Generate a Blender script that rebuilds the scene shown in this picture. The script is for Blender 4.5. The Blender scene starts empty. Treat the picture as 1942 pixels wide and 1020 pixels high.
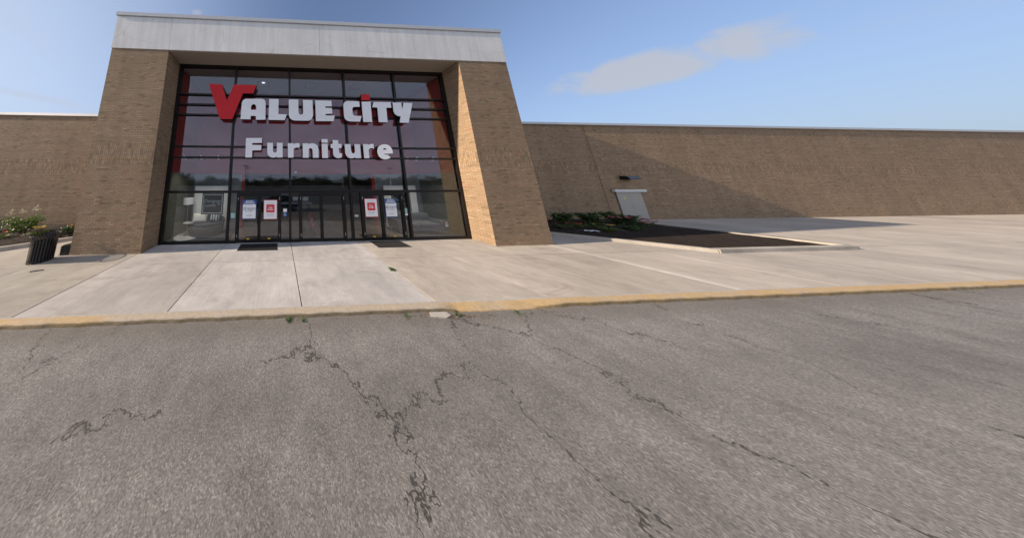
import bpy, bmesh, math, random
from mathutils import Vector, Matrix
R = math.radians
random.seed(7)
SC = bpy.context.scene
COL = SC.collection

# ------------------------------------------------------------------ camera
cam_d = bpy.data.cameras.new('camera')
cam = bpy.data.objects.new('camera', cam_d); COL.objects.link(cam)
W_, H_, F_, CX_, CY_ = 1942.0, 1020.0, 279.519, 543.732, 302.12
cam_d.sensor_fit = 'HORIZONTAL'; cam_d.sensor_width = 36.0
cam_d.lens = F_ / W_ * 36.0
cam_d.shift_x = (W_ / 2 - CX_) / W_
cam_d.shift_y = -(H_ / 2 - CY_) / W_
cam_d.clip_start = 0.05; cam_d.clip_end = 3000
cr = Vector((0.9990221, -0.04419341, -0.00133399)); cu = Vector((-0.00551452, -0.15448206, 0.9879802)); cf = Vector((0.04386829, 0.98700671, 0.1545747))
cam.matrix_world = Matrix(((cr.x, cu.x, -cf.x, 0.0), (cr.y, cu.y, -cf.y, -6.117), (cr.z, cu.z, -cf.z, 2.585), (0, 0, 0, 1)))
SC.camera = cam

# ------------------------------------------------------------------ light, sky, exposure
SUN = Vector((1.0, 0.061, -0.383)).normalized()          # direction the light travels
SUN_EL = math.asin(-SUN.z)
sun_d = bpy.data.lights.new('sun', 'SUN'); sun_d.energy = 3.75; sun_d.angle = R(0.5); sun_d.color = (1.0, 0.835, 0.67)
sun = bpy.data.objects.new('sun', sun_d); COL.objects.link(sun)
sun.rotation_euler = SUN.to_track_quat('-Z', 'Y').to_euler(); sun.location = (-30, -3, 14)
SC.view_settings.view_transform = 'Standard'; SC.view_settings.look = 'None'
SC.view_settings.gamma = 1.0; SC.view_settings.use_curve_mapping = False
SC.view_settings.exposure = EXPO = 1.17
SC.cycles.use_denoising = True
SC.cycles.max_bounces = 10; SC.cycles.diffuse_bounces = 4; SC.cycles.glossy_bounces = 4
SC.cycles.transparent_max_bounces = 16; SC.cycles.sample_clamp_indirect = 6.0

world = bpy.data.worlds.new('World'); SC.world = world; world.use_nodes = True
wt = world.node_tree; wt.nodes.clear()
def wn(t, **k):
    n = wt.nodes.new(t)
    for a, b in k.items(): setattr(n, a, b)
    return n
def wmath(op, a, b=None, c=None):
    n = wn('ShaderNodeMath', operation=op)
    for i, v in enumerate((a, b, c)):
        if v is None: continue
        if isinstance(v, (int, float)): n.inputs[i].default_value = v
        else: wt.links.new(v, n.inputs[i])
    return n.outputs[0]
wout = wn('ShaderNodeOutputWorld'); wbg = wn('ShaderNodeBackground'); wbg.inputs['Strength'].default_value = 0.125
sky = wn('ShaderNodeTexSky', sky_type='NISHITA', sun_disc=False, sun_elevation=SUN_EL, sun_rotation=R(266.5),
         air_density=1.0, dust_density=0.25, ozone_density=2.5, altitude=200)
geo = wn('ShaderNodeTexCoord')
sep = wn('ShaderNodeSeparateXYZ'); wt.links.new(geo.outputs['Generated'], sep.inputs[0])
az = wmath('ARCTAN2', sep.outputs[0], sep.outputs[1]); el = wmath('ARCSINE', sep.outputs[2])
zz = wmath('MAXIMUM', wmath('ADD', sep.outputs[2], 0.06), 0.02)
cmb = wn('ShaderNodeCombineXYZ')
wt.links.new(wmath('DIVIDE', sep.outputs[0], zz), cmb.inputs[0]); wt.links.new(wmath('DIVIDE', sep.outputs[1], zz), cmb.inputs[1])
def wnoise(scale, detail, rough, vec, dist=0.0):
    n = wn('ShaderNodeTexNoise'); n.inputs['Scale'].default_value = scale; n.inputs['Detail'].default_value = detail
    n.inputs['Roughness'].default_value = rough; n.inputs['Distortion'].default_value = dist
    wt.links.new(vec, n.inputs['Vector']); return n.outputs['Fac']
def wrange(v, a, b, c=0.0, d=1.0):
    n = wn('ShaderNodeMapRange'); n.interpolation_type = 'SMOOTHSTEP'
    wt.links.new(v, n.inputs[0])
    for i, x in enumerate((a, b, c, d)): n.inputs[i + 1].default_value = x
    return n.outputs[0]
wisps = wrange(wnoise(0.55, 7, 0.62, cmb.outputs[0], 0.6), 0.52, 0.82)
def bank(az0, el0, slope, wa, we, soft):
    da = wmath('SUBTRACT', az, R(az0)); de = wmath('SUBTRACT', wmath('SUBTRACT', el, R(el0)), wmath('MULTIPLY', da, slope))
    q = wmath('ADD', wmath('POWER', wmath('DIVIDE', wmath('ABSOLUTE', da), R(wa)), 2.0), wmath('POWER', wmath('DIVIDE', wmath('ABSOLUTE', de), R(we)), 2.0))
    nz = wnoise(9.0, 8, 0.62, geo.outputs['Generated'], 0.7)
    v = wmath('SUBTRACT', 0.85 + 0.5 * soft, wmath('ADD', q, wmath('MULTIPLY', nz, soft)))
    return wrange(v, 0.0, 0.95)
b1 = bank(72.5, 16.2, -0.08, 8.5, 2.9, 3.4)
b2 = bank(-58, 16.5, 0.1, 9.0, 1.1, 1.4)
b3 = bank(-33.5, 47.7, 0.3, 2.2, 1.0, 1.5)
cl = wmath('MAXIMUM', wmath('MULTIPLY', wisps, 0.35), wmath('MAXIMUM', wmath('MULTIPLY', b1, 0.75), wmath('MAXIMUM', wmath('MULTIPLY', b2, 0.30), wmath('MULTIPLY', b3, 0.4))))
hz = wmath('MULTIPLY', wmath('EXPONENT', wmath('MULTIPLY', wmath('MAXIMUM', sep.outputs[2], 0.0), -2.1)), 0.95)
sd = wn('ShaderNodeVectorMath', operation='DOT_PRODUCT'); wt.links.new(geo.outputs['Generated'], sd.inputs[0]); sd.inputs[1].default_value = tuple(-SUN)
sw = wmath('MULTIPLY', wmath('POWER', wmath('MAXIMUM', sd.outputs['Value'], 0.0), 2.4), 0.72)
mixh = wn('ShaderNodeMix', data_type='RGBA'); wt.links.new(hz, mixh.inputs['Factor']); tint = wn('ShaderNodeMix', data_type='RGBA', blend_type='MULTIPLY'); tint.inputs['Factor'].default_value = 1.0; tint.inputs['B'].default_value = (0.66, 0.63, 0.69, 1)
wt.links.new(sky.outputs['Color'], tint.inputs['A']); wt.links.new(tint.outputs['Result'], mixh.inputs['A']); mixh.inputs['B'].default_value = (1.12, 1.40, 1.88, 1)
mixs = wn('ShaderNodeMix', data_type='RGBA'); wt.links.new(sw, mixs.inputs['Factor']); wt.links.new(mixh.outputs['Result'], mixs.inputs['A']); mixs.inputs['B'].default_value = (2.4, 2.75, 3.25, 1)
# a thin bright cloud sheet over the parking lot side of the sky
rear = wmath('MULTIPLY', wrange(wmath('MULTIPLY', sep.outputs[1], -1.0), 0.0, 0.75), wrange(wnoise(0.9, 6, 0.6, cmb.outputs[0], 0.8), 0.25, 0.75, 0.45, 0.95))
mixr = wn('ShaderNodeMix', data_type='RGBA'); wt.links.new(rear, mixr.inputs['Factor']); wt.links.new(mixs.outputs['Result'], mixr.inputs['A']); mixr.inputs['B'].default_value = (2.95, 3.15, 3.75, 1)
mixc = wn('ShaderNodeMix', data_type='RGBA')
wt.links.new(cl, mixc.inputs['Factor']); wt.links.new(mixr.outputs['Result'], mixc.inputs['A'])
mixc.inputs['B'].default_value = (1.95, 1.98, 2.10, 1)
wt.links.new(mixc.outputs['Result'], wbg.inputs['Color']); wt.links.new(wbg.outputs[0], wout.inputs[0])

# ------------------------------------------------------------------ materials
MATS = {}
class NT:
    def __init__(s, name):
        s.m = bpy.data.materials.new(name); s.m.use_nodes = True; s.t = s.m.node_tree; s.t.nodes.clear()
        s.out = s.n('ShaderNodeOutputMaterial'); s.b = s.n('ShaderNodeBsdfPrincipled'); s.l(s.b.outputs[0], s.out.inputs[0])
        MATS[name] = s.m
    def n(s, t, **k):
        n = s.t.nodes.new(t)
        for a, b in k.items(): setattr(n, a, b)
        return n
    def l(s, a, b): s.t.links.new(a, b)
    def set(s, i, v):
        if hasattr(v, 'is_linked') or isinstance(v, bpy.types.NodeSocket): s.l(v, i)
        else: i.default_value = v
    def math(s, op, a, b=None, c=None, clamp=False):
        n = s.n('ShaderNodeMath', operation=op, use_clamp=clamp)
        for i, v in enumerate((a, b, c)):
            if v is not None: s.set(n.inputs[i], v)
        return n.outputs[0]
    def pos(s):
        return s.n('ShaderNodeNewGeometry').outputs['Position']
    def obj(s):
        return s.n('ShaderNodeTexCoord').outputs['Object']
    def scalev(s, v, sc):
        n = s.n('ShaderNodeMapping'); s.l(v, n.inputs['Vector']); n.inputs['Scale'].default_value = sc; return n.outputs[0]
    def noise(s, v, scale, detail=4, rough=0.55, dist=0.0):
        n = s.n('ShaderNodeTexNoise'); s.l(v, n.inputs['Vector'])
        for a, b in (('Scale', scale), ('Detail', detail), ('Roughness', rough), ('Distortion', dist)): n.inputs[a].default_value = b
        return n.outputs['Fac']
    def rng(s, v, a, b, c=0.0, d=1.0, smooth=False):
        n = s.n('ShaderNodeMapRange'); n.interpolation_type = 'SMOOTHSTEP' if smooth else 'LINEAR'
        s.l(v, n.inputs[0])
        for i, x in enumerate((a, b, c, d)): n.inputs[i + 1].default_value = x
        return n.outputs[0]
    def mix(s, f, a, b, blend='MIX'):
        n = s.n('ShaderNodeMix', data_type='RGBA', blend_type=blend)
        s.set(n.inputs['Factor'], f)
        for k, v in (('A', a), ('B', b)):
            if isinstance(v, tuple): n.inputs[k].default_value = (*v[:3], 1)
            elif isinstance(v, (int, float)): n.inputs[k].default_value = (v, v, v, 1)
            else: s.l(v, n.inputs[k])
        return n.outputs['Result']
    def ramp(s, v, stops):
        n = s.n('ShaderNodeValToRGB'); s.l(v, n.inputs[0]); cr = n.color_ramp
        while len(cr.elements) < len(stops): cr.elements.new(0.5)
        for e, (p, c) in zip(cr.elements, stops): e.position = p; e.color = (*c, 1)
        return n.outputs['Color']
    def bump(s, h, strength=0.3, dist=0.01):
        n = s.n('ShaderNodeBump'); n.inputs['Strength'].default_value = strength; n.inputs['Distance'].default_value = dist
        s.l(h, n.inputs['Height']); s.l(n.outputs[0], s.b.inputs['Normal'])
    def col(s, v):
        if isinstance(v, tuple): s.b.inputs['Base Color'].default_value = (*v[:3], 1)
        else: s.l(v, s.b.inputs['Base Color'])
    def fin(s, rough=0.6, metal=0.0, spec=0.5):
        s.b.inputs['Roughness'].default_value = rough; s.b.inputs['Metallic'].default_value = metal
        s.b.inputs['Specular IOR Level'].default_value = spec
        return s.m

def plain(name, c, rough=0.6, metal=0.0, spec=0.5, var=0.12, scale=9.0):
    t = NT(name); v = t.noise(t.obj(), scale, 4)
    t.col(t.mix(1.0, c, t.rng(v, 0.25, 0.75, 1 - var, 1 + var), 'MULTIPLY')); t.fin(rough, metal, spec)
    t.bump(v, 0.05, 0.01)
    return t.m

def brick_mat(name, z0=None, z1=None):
    t = NT(name); P = t.pos(); s = t.n('ShaderNodeSeparateXYZ'); t.l(P, s.inputs[0])
    g = t.n('ShaderNodeNewGeometry'); ns = t.n('ShaderNodeSeparateXYZ'); t.l(g.outputs['True Normal'], ns.inputs[0])
    ax = t.math('GREATER_THAN', t.math('ABSOLUTE', ns.outputs[0]), 0.5)
    u = t.math('ADD', t.math('MULTIPLY', s.outputs[0], t.math('SUBTRACT', 1.0, ax)), t.math('MULTIPLY', s.outputs[1], ax))
    v = s.outputs[2]
    if z0 is not None:
        band = t.math('MULTIPLY', t.math('GREATER_THAN', v, z0), t.math('LESS_THAN', v, z1))
    else:
        band = None
    def bt(a, b, off):
        cb = t.n('ShaderNodeCombineXYZ'); t.l(a, cb.inputs[0]); t.l(b, cb.inputs[1])
        n = t.n('ShaderNodeTexBrick'); n.offset = off; t.l(cb.outputs[0], n.inputs['Vector'])
        n.inputs['Color1'].default_value = (0, 0, 0, 1); n.inputs['Color2'].default_value = (1, 1, 1, 1); n.inputs['Mortar'].default_value = (0.5, 0.5, 0.5, 1)
        n.inputs['Scale'].default_value = 1.0; n.inputs['Mortar Size'].default_value = 0.0075; n.inputs['Mortar Smooth'].default_value = 0.2
        n.inputs['Brick Width'].default_value = 0.222; n.inputs['Row Height'].default_value = 0.0765
        return n.outputs['Color'], n.outputs['Fac']
    c1, f1 = bt(u, v, 0.5)
    if band is not None:
        vv = t.math('SUBTRACT', v, z0 - 0.222)
        c2, f2 = bt(vv, u, 0.0)
        c = t.mix(band, c1, c2); f = t.math('ADD', t.math('MULTIPLY', f1, t.math('SUBTRACT', 1.0, band)), t.math('MULTIPLY', f2, band))
    else:
        c, f = c1, f1
    base = t.ramp(c, [(0.0, (0.200, 0.136, 0.080)), (0.10, (0.275, 0.192, 0.113)), (0.5, (0.315, 0.220, 0.130)), (0.8, (0.305, 0.198, 0.120)), (0.93, (0.36, 0.258, 0.155)), (1.0, (0.285, 0.145, 0.092))])
    if band is not None:   # relief of the upright courses, its shade put into the brick colour
        rag_shade = t.noise(t.scalev(t.pos(), (13.0, 13.0, 4.4)), 1.0, 1)
        base = t.mix(band, base, t.mix(1.0, base, t.rng(rag_shade, 0.32, 0.68, 0.74, 1.18), 'MULTIPLY'))
    grain = t.noise(P, 38.0, 5, 0.7)
    base = t.mix(1.0, base, t.rng(grain, 0.25, 0.75, 0.72, 1.28), 'MULTIPLY')
    blot = t.noise(P, 0.55, 5, 0.6, 0.5)
    base = t.mix(1.0, base, t.rng(blot, 0.3, 0.7, 0.90, 1.09), 'MULTIPLY')
    drip = t.noise(t.scalev(P, (1.6, 1.6, 0.10)), 1.0, 5, 0.65); base = t.mix(1.0, base, t.rng(drip, 0.3, 0.7, 0.88, 1.12), 'MULTIPLY')
    rowv = t.noise(t.scalev(P, (0.35, 0.35, 9.0)), 1.0, 3)
    base = t.mix(1.0, base, t.rng(rowv, 0.3, 0.7, 0.88, 1.1), 'MULTIPLY')
    # pale lime bloom close to the paving
    low = t.rng(v, 0.02, 0.22, 1.0, 0.0, True); bl = t.rng(t.noise(P, 2.3, 4), 0.56, 0.68, 0.0, 0.55)
    base = t.mix(t.math('MULTIPLY', low, bl), base, (0.42, 0.39, 0.34))
    mort = t.mix(1.0, (0.165, 0.130, 0.098), t.rng(grain, 0.3, 0.7, 0.75, 1.25), 'MULTIPLY')
    t.col(t.mix(f, base, mort))
    hgt = t.math('ADD', t.math('MULTIPLY', t.math('SUBTRACT', 1.0, f), 1.0), t.math('ADD', t.math('MULTIPLY', grain, 0.35), t.math('MULTIPLY', c, 0.35)))
    t.bump(hgt, 0.35, 0.006); t.fin(0.9, 0, 0.2)
    return t.m

def concrete_mat(name):
    t = NT(name); P = t.pos()
    at = t.n('ShaderNodeAttribute', attribute_name='tone'); at.attribute_type = 'GEOMETRY'
    s = t.n('ShaderNodeSeparateXYZ'); t.l(P, s.inputs[0])
    broom = t.noise(t.scalev(P, (22.0, 1.2, 1.0)), 1.0, 5, 0.65)
    big = t.noise(P, 0.45, 6, 0.6, 0.6); mid = t.noise(P, 2.6, 6, 0.68, 0.3); fine = t.noise(P, 55.0, 4, 0.7)
    c = t.mix(1.0, at.outputs['Color'], t.rng(big, 0.3, 0.7, 0.80, 1.16), 'MULTIPLY')
    c = t.mix(1.0, c, t.rng(mid, 0.3, 0.7, 0.87, 1.10), 'MULTIPLY')
    c = t.mix(1.0, c, t.rng(fine, 0.3, 0.7, 0.90, 1.09), 'MULTIPLY')
    c = t.mix(1.0, c, t.rng(broom, 0.3, 0.7, 0.93, 1.06), 'MULTIPLY')
    stain = t.rng(t.noise(t.scalev(P, (0.55, 1.5, 1)), 1.1, 7, 0.7, 1.2), 0.56, 0.72, 0.0, 0.36)
    c = t.mix(stain, c, (0.17, 0.135, 0.10))
    pale = t.rng(t.noise(t.scalev(P, (2.0, 0.35, 1)), 1.5, 6, 0.7, 0.5), 0.6, 0.78, 0.0, 0.4)
    c = t.mix(pale, c, (0.55, 0.53, 0.51))
    spot = t.n('ShaderNodeTexVoronoi', feature='F1'); t.l(P, spot.inputs['Vector']); spot.inputs['Scale'].default_value = 1.7
    sp = t.math('LESS_THAN', spot.outputs['Distance'], 0.022)
    c = t.mix(t.math('MULTIPLY', sp, 0.7), c, (0.05, 0.045, 0.04))
    t.col(c)
    t.bump(t.math('ADD', t.math('MULTIPLY', broom, 0.5), fine), 0.25, 0.006); t.fin(0.85, 0, 0.3)
    return t.m

def asphalt_mat(name):
    t = NT(name); P = t.pos()
    agg = t.n('ShaderNodeTexVoronoi', feature='F1'); t.l(P, agg.inputs['Vector']); agg.inputs['Scale'].default_value = 95.0
    ag = t.n('ShaderNodeSeparateColor'); t.l(agg.outputs['Color'], ag.inputs[0])
    c = t.ramp(ag.outputs[0], [(0.0, (0.135, 0.128, 0.118)), (0.5, (0.205, 0.195, 0.180)), (0.85, (0.245, 0.234, 0.218)), (1.0, (0.33, 0.315, 0.29))])
    big = t.noise(P, 0.35, 6, 0.62, 0.8); mid = t.noise(P, 3.2, 6, 0.65)
    c = t.mix(1.0, c, t.rng(big, 0.3, 0.7, 0.80, 1.18), 'MULTIPLY'); c = t.mix(1.0, c, t.rng(mid, 0.3, 0.7, 0.84, 1.14), 'MULTIPLY')
    wob = t.noise(P, 1.7, 5, 0.65); wv = t.n('ShaderNodeVectorMath', operation='ADD'); t.l(P, wv.inputs[0])
    cb = t.n('ShaderNodeCombineXYZ'); t.l(t.math('MULTIPLY', wob, 1.3), cb.inputs[0]); t.l(t.math('MULTIPLY', mid, 0.7), cb.inputs[1]); t.l(cb.outputs[0], wv.inputs[1])
    ck = t.n('ShaderNodeTexVoronoi', feature='DISTANCE_TO_EDGE'); t.l(wv.outputs[0], ck.inputs['Vector']); ck.inputs['Scale'].default_value = 0.42
    cm = t.math('MULTIPLY', t.math('LESS_THAN', ck.outputs['Distance'], 0.0045), t.math('GREATER_THAN', t.noise(P, 0.6, 3), 0.47))
    c = t.mix(t.math('MULTIPLY', cm, 0.8), c, (0.035, 0.033, 0.03))
    sy = t.n('ShaderNodeSeparateXYZ'); t.l(P, sy.inputs[0]); lane = t.math('ADD', sy.outputs[1], t.math('MULTIPLY', wob, 0.25))
    w1 = t.rng(t.math('ABSOLUTE', t.math('ADD', lane, 3.75)), 0.10, 0.42, 0.16, 0.0, True); w2 = t.rng(t.math('ABSOLUTE', t.math('ADD', lane, 5.35)), 0.10, 0.42, 0.16, 0.0, True)
    c = t.mix(t.math('ADD', w1, w2), c, (0.10, 0.097, 0.092))
    gut = t.math('MULTIPLY', t.rng(lane, -3.05, -2.72, 0.0, 1.0, True), t.rng(mid, 0.3, 0.65, 0.1, 0.6)); c = t.mix(gut, c, (0.125, 0.108, 0.085))
    oil = t.rng(t.noise(P, 0.9, 4, 0.5, 0.4), 0.66, 0.76, 0.0, 0.45)
    c = t.mix(oil, c, (0.075, 0.07, 0.066))
    t.col(c)
    t.bump(t.math('SUBTRACT', t.math('ADD', t.math('MULTIPLY', ag.outputs[1], 0.6), t.math('MULTIPLY', mid, 0.5)), t.math('MULTIPLY', cm, 2.0)), 0.6, 0.006); t.fin(0.9, 0, 0.3)
    return t.m

def kerb_mat(name):
    t = NT(name); P = t.pos()
    n1 = t.noise(t.scalev(P, (1.0, 1.5, 1.5)), 1.0, 5, 0.62, 0.3); n2 = t.noise(P, 14.0, 6, 0.75); fine = t.noise(P, 60.0, 3)
    s = t.n('ShaderNodeSeparateXYZ'); t.l(P, s.inputs[0])
    paint = t.rng(t.math('ADD', t.math('MULTIPLY', n1, 0.8), t.math('MULTIPLY', n2, 0.25)), 0.36, 0.60, 0.42, 0.86)
    # between two joints the paint has worn nearly off
    worn = t.math('MULTIPLY', t.rng(s.outputs[0], -3.6, -3.0, 0.0, 1.0, True), t.rng(s.outputs[0], 3.2, 3.8, 1.0, 0.0, True))
    xn = t.noise(t.scalev(P, (6.0, 0.0, 0.0)), 1.0, 5, 0.7)
    ramp_ = t.math('MULTIPLY', t.rng(s.outputs[0], 3.42, 3.8, 0.0, 1.0), t.rng(s.outputs[0], 5.4, 6.3, 1.0, 0.0))
    edge = t.rng(t.math('ADD', s.outputs[1], t.math('MULTIPLY', t.math('SUBTRACT', xn, 0.5), 0.035)), -2.606, -2.612, 0.0, 1.0)
    paint = t.math('MULTIPLY', t.math('MULTIPLY', t.math('ADD', paint, 0.12, None, True), t.math('SUBTRACT', 1.0, t.math('MULTIPLY', worn, 0.62))), edge)
    c = t.mix(paint, (0.42, 0.385, 0.335), (0.49, 0.340, 0.165))
    c = t.mix(1.0, c, t.rng(n2, 0.3, 0.7, 0.82, 1.14), 'MULTIPLY'); c = t.mix(1.0, c, t.rng(fine, 0.3, 0.7, 0.88, 1.10), 'MULTIPLY')
    low = t.math('ADD', s.outputs[2], t.math('ADD', t.math('MULTIPLY', t.math('SUBTRACT', xn, 0.5), 0.03), t.math('MULTIPLY', ramp_, 0.048)))
    grime = t.math('MULTIPLY', t.rng(low, -0.030, -0.018, 1.0, 0.0), t.rng(xn, 0.35, 0.65, 0.62, 0.92))
    c = t.mix(grime, c, (0.105, 0.078, 0.035))
    t.col(c); t.bump(n2, 0.5, 0.012); t.fin(0.85, 0, 0.3)
    return t.m

def stucco_mat(name):
    t = NT(name); P = t.pos()
    st = t.noise(t.scalev(P, (3.2, 3.2, 0.22)), 1.0, 6, 0.68, 0.2); big = t.noise(P, 0.5, 5, 0.6, 0.6); fine = t.noise(P, 30.0, 5, 0.7)
    c = t.mix(1.0, (0.76, 0.745, 0.71), t.rng(st, 0.3, 0.7, 0.86, 1.07), 'MULTIPLY')
    c = t.mix(1.0, c, t.rng(big, 0.3, 0.7, 0.90, 1.07), 'MULTIPLY'); c = t.mix(1.0, c, t.rng(fine, 0.3, 0.7, 0.95, 1.04), 'MULTIPLY')
    wv = t.n('ShaderNodeTexVoronoi', feature='DISTANCE_TO_EDGE'); t.l(t.scalev(P, (0.5, 0.5, 0.75)), wv.inputs['Vector']); wv.inputs['Scale'].default_value = 0.8
    hair = t.math('MULTIPLY', t.math('LESS_THAN', wv.outputs['Distance'], 0.004), t.math('GREATER_THAN', t.noise(P, 1.3, 3), 0.5))
    c = t.mix(t.math('MULTIPLY', hair, 0.35), c, (0.25, 0.24, 0.22))
    t.col(c); t.bump(fine, 0.2, 0.006); t.fin(0.8, 0, 0.3)
    return t.m

def glass_mat(name, refl=0.066, tint=(0.90, 0.92, 0.92)):
    t = NT(name); t.t.nodes.remove(t.b)
    tr = t.n('ShaderNodeBsdfTransparent'); tr.inputs['Color'].default_value = (*tint, 1)
    gl = t.n('ShaderNodeBsdfGlossy'); gl.inputs['Roughness'].default_value = 0.0; gl.inputs['Color'].default_value = (0.88, 0.93, 1.0, 1)
    gg = t.n('ShaderNodeNewGeometry'); dp = t.n('ShaderNodeVectorMath', operation='DOT_PRODUCT'); t.l(gg.outputs['Incoming'], dp.inputs[0]); t.l(gg.outputs['Normal'], dp.inputs[1])
    sch = t.math('POWER', t.math('SUBTRACT', 1.0, t.math('ABSOLUTE', dp.outputs['Value']), None, True), 5.0)
    wv = t.noise(t.pos(), 0.8, 2, 0.4); bp = t.n('ShaderNodeBump'); bp.inputs['Strength'].default_value = 0.008; bp.inputs['Distance'].default_value = 0.02
    t.l(wv, bp.inputs['Height']); t.l(bp.outputs[0], gl.inputs['Normal'])
    fac = t.math('ADD', t.math('MULTIPLY', sch, 1.0 - refl), refl, None, True)
    mx = t.n('ShaderNodeMixShader'); t.l(fac, mx.inputs[0]); t.l(tr.outputs[0], mx.inputs[1]); t.l(gl.outputs[0], mx.inputs[2])
    t.l(mx.outputs[0], t.out.inputs[0])
    return t.m

def leaf_mat(name, c1, c2, trans=0.25):
    t = NT(name)
    at = t.n('ShaderNodeAttribute', attribute_name='tone'); at.attribute_type = 'GEOMETRY'
    sc = t.n('ShaderNodeSeparateColor'); t.l(at.outputs['Color'], sc.inputs[0])
    c = t.mix(sc.outputs[0], c1, c2); t.col(c)
    td = t.n('ShaderNodeBsdfTranslucent'); t.l(c, td.inputs['Color'])
    mx = t.n('ShaderNodeMixShader'); mx.inputs[0].default_value = trans
    t.fin(0.5, 0, 0.35); t.l(t.b.outputs[0], mx.inputs[1]); t.l(td.outputs[0], mx.inputs[2]); t.l(mx.outputs[0], t.out.inputs[0])
    return t.m

def emit_mat(name, c, s):
    t = NT(name); t.b.inputs['Emission Color'].default_value = (*c, 1); t.b.inputs['Emission Strength'].default_value = s
    t.col(c); return t.fin(0.5)

M = {}
M['brick'] = brick_mat('tan_brick', 3.28, 4.168)
M['wing_brick'] = brick_mat('tan_brick_wing', 3.13, 4.018)
M['stucco'] = stucco_mat('painted_stucco')
M['coping'] = plain('coping_metal', (0.50, 0.50, 0.49), 0.45, 0.3, var=0.06)
M['walk'] = concrete_mat('pavement_concrete')
M['joint'] = plain('joint_dirt', (0.055, 0.045, 0.035), 0.95)
M['kerb'] = kerb_mat('kerb_paint')
M['asphalt'] = asphalt_mat('road_asphalt')
M['dark_asphalt'] = plain('sealed_asphalt', (0.045, 0.044, 0.043), 0.9, var=0.25, scale=0.3)
M['soffit'] = plain('soffit_panel', (0.40, 0.35, 0.29), 0.6, var=0.05)
M['bronze'] = plain('dark_bronze', (0.0085, 0.007, 0.0065), 0.42, 0.0, 0.3, var=0.2)
M['black'] = plain('black_metal', (0.012, 0.012, 0.013), 0.4, 0.3)
M['slat_metal'] = plain('slat_metal', (0.030, 0.027, 0.027), 0.35, 0.2)
M['liner'] = plain('bin_liner', (0.004, 0.004, 0.004), 0.8)
M['glass'] = glass_mat('window_glass')
M['red_face'] = plain('sign_red', (0.56, 0.020, 0.026), 0.6, 0.0, 0.2, var=0.06, scale=2.5)
M['white_face'] = plain('sign_white', (0.83, 0.82, 0.82), 0.35, var=0.05, scale=2.0)
M['return'] = plain('sign_return', (0.010, 0.010, 0.009), 0.5, 0.0, 0.3)
M['red_wall'] = plain('red_wall_paint', (0.38, 0.016, 0.023), 0.7, var=0.06)
M['sage'] = None
M['white_paint'] = plain('white_paint', (0.72, 0.72, 0.70), 0.6, var=0.05)
M['grey_wall'] = plain('grey_wall_paint', (0.22, 0.23, 0.228), 0.7, var=0.05)
M['dark_wall'] = plain('dim_wall_paint', (0.14, 0.13, 0.12), 0.8)
M['ceiling'] = plain('ceiling_tile', (0.30, 0.31, 0.33), 0.9, var=0.05)
M['mulch'] = None
M['mat'] = plain('rubber_mat', (0.016, 0.015, 0.014), 0.85, var=0.3, scale=60)
M['poster_white'] = plain('poster_white', (0.80, 0.80, 0.80), 0.5, var=0.03)
M['poster_blue'] = plain('poster_blue', (0.025, 0.085, 0.27), 0.5, var=0.05)
M['poster_red'] = plain('poster_red', (0.62, 0.04, 0.045), 0.5, var=0.05)
M['ink'] = plain('grey_ink', (0.11, 0.13, 0.18), 0.6)
M['sign_black'] = plain('sign_black', (0.025, 0.025, 0.026), 0.4)
M['sign_grey'] = plain('sign_silver', (0.48, 0.49, 0.48), 0.4)
M['wicker'] = plain('woven_wicker', (0.11, 0.10, 0.09), 0.8, var=0.5, scale=70)
M['slate'] = plain('slate_fabric', (0.055, 0.065, 0.08), 0.9, var=0.2, scale=40)
M['sofa'] = plain('grey_fabric', (0.12, 0.125, 0.14), 0.9, var=0.15, scale=40)
M['fur'] = plain('white_fur', (0.72, 0.69, 0.63), 0.95, var=0.25, scale=30)
M['shade'] = plain('lamp_shade', (0.80, 0.78, 0.80), 0.8, var=0.04)
M['brass'] = plain('brass', (0.46, 0.36, 0.18), 0.35, 0.6)
M['stone_top'] = plain('stone_top', (0.42, 0.43, 0.42), 0.5)
M['lintel'] = plain('lintel_white', (0.60, 0.60, 0.59), 0.5, var=0.08)
M['door_grey'] = plain('door_paint', (0.34, 0.32, 0.28), 0.55, var=0.05)
M['wood'] = plain('bark', (0.09, 0.065, 0.045), 0.9)
M['leaf'] = leaf_mat('leaf_green', (0.030, 0.070, 0.018), (0.10, 0.17, 0.042))
M['leaf_light'] = leaf_mat('leaf_lime', (0.06, 0.12, 0.02), (0.17, 0.24, 0.05))
M['leaf_far'] = leaf_mat('leaf_dark', (0.018, 0.036, 0.010), (0.055, 0.085, 0.022))
M['cream_petal'] = leaf_mat('petal_cream', (0.55, 0.52, 0.33), (0.74, 0.72, 0.55))
M['yellow_petal'] = leaf_mat('petal_yellow', (0.62, 0.43, 0.04), (0.78, 0.66, 0.22))
M['orange_petal'] = leaf_mat('petal_orange', (0.62, 0.20, 0.03), (0.72, 0.34, 0.05))
M['pink_petal'] = leaf_mat('petal_pink', (0.55, 0.12, 0.17), (0.70, 0.30, 0.33))
M['red_petal'] = leaf_mat('petal_red', (0.50, 0.05, 0.035), (0.62, 0.14, 0.09))
M['dry_leaf'] = leaf_mat('leaf_brown', (0.13, 0.06, 0.03), (0.28, 0.14, 0.06))
M['car_paint'] = plain('car_blue', (0.012, 0.028, 0.075), 0.25, 0.3, var=0.04)
M['tyre'] = plain('tyre_rubber', (0.018, 0.018, 0.018), 0.85)
M['rim'] = plain('alloy', (0.45, 0.45, 0.46), 0.35, 0.7)
M['tail'] = plain('tail_red', (0.40, 0.02, 0.02), 0.25)
M['dark_glass'] = plain('car_glass', (0.010, 0.012, 0.014), 0.08, spec=0.8)
M['lamp_on'] = emit_mat('lit_diffuser', (1.0, 0.97, 0.92), 1.6)
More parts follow.
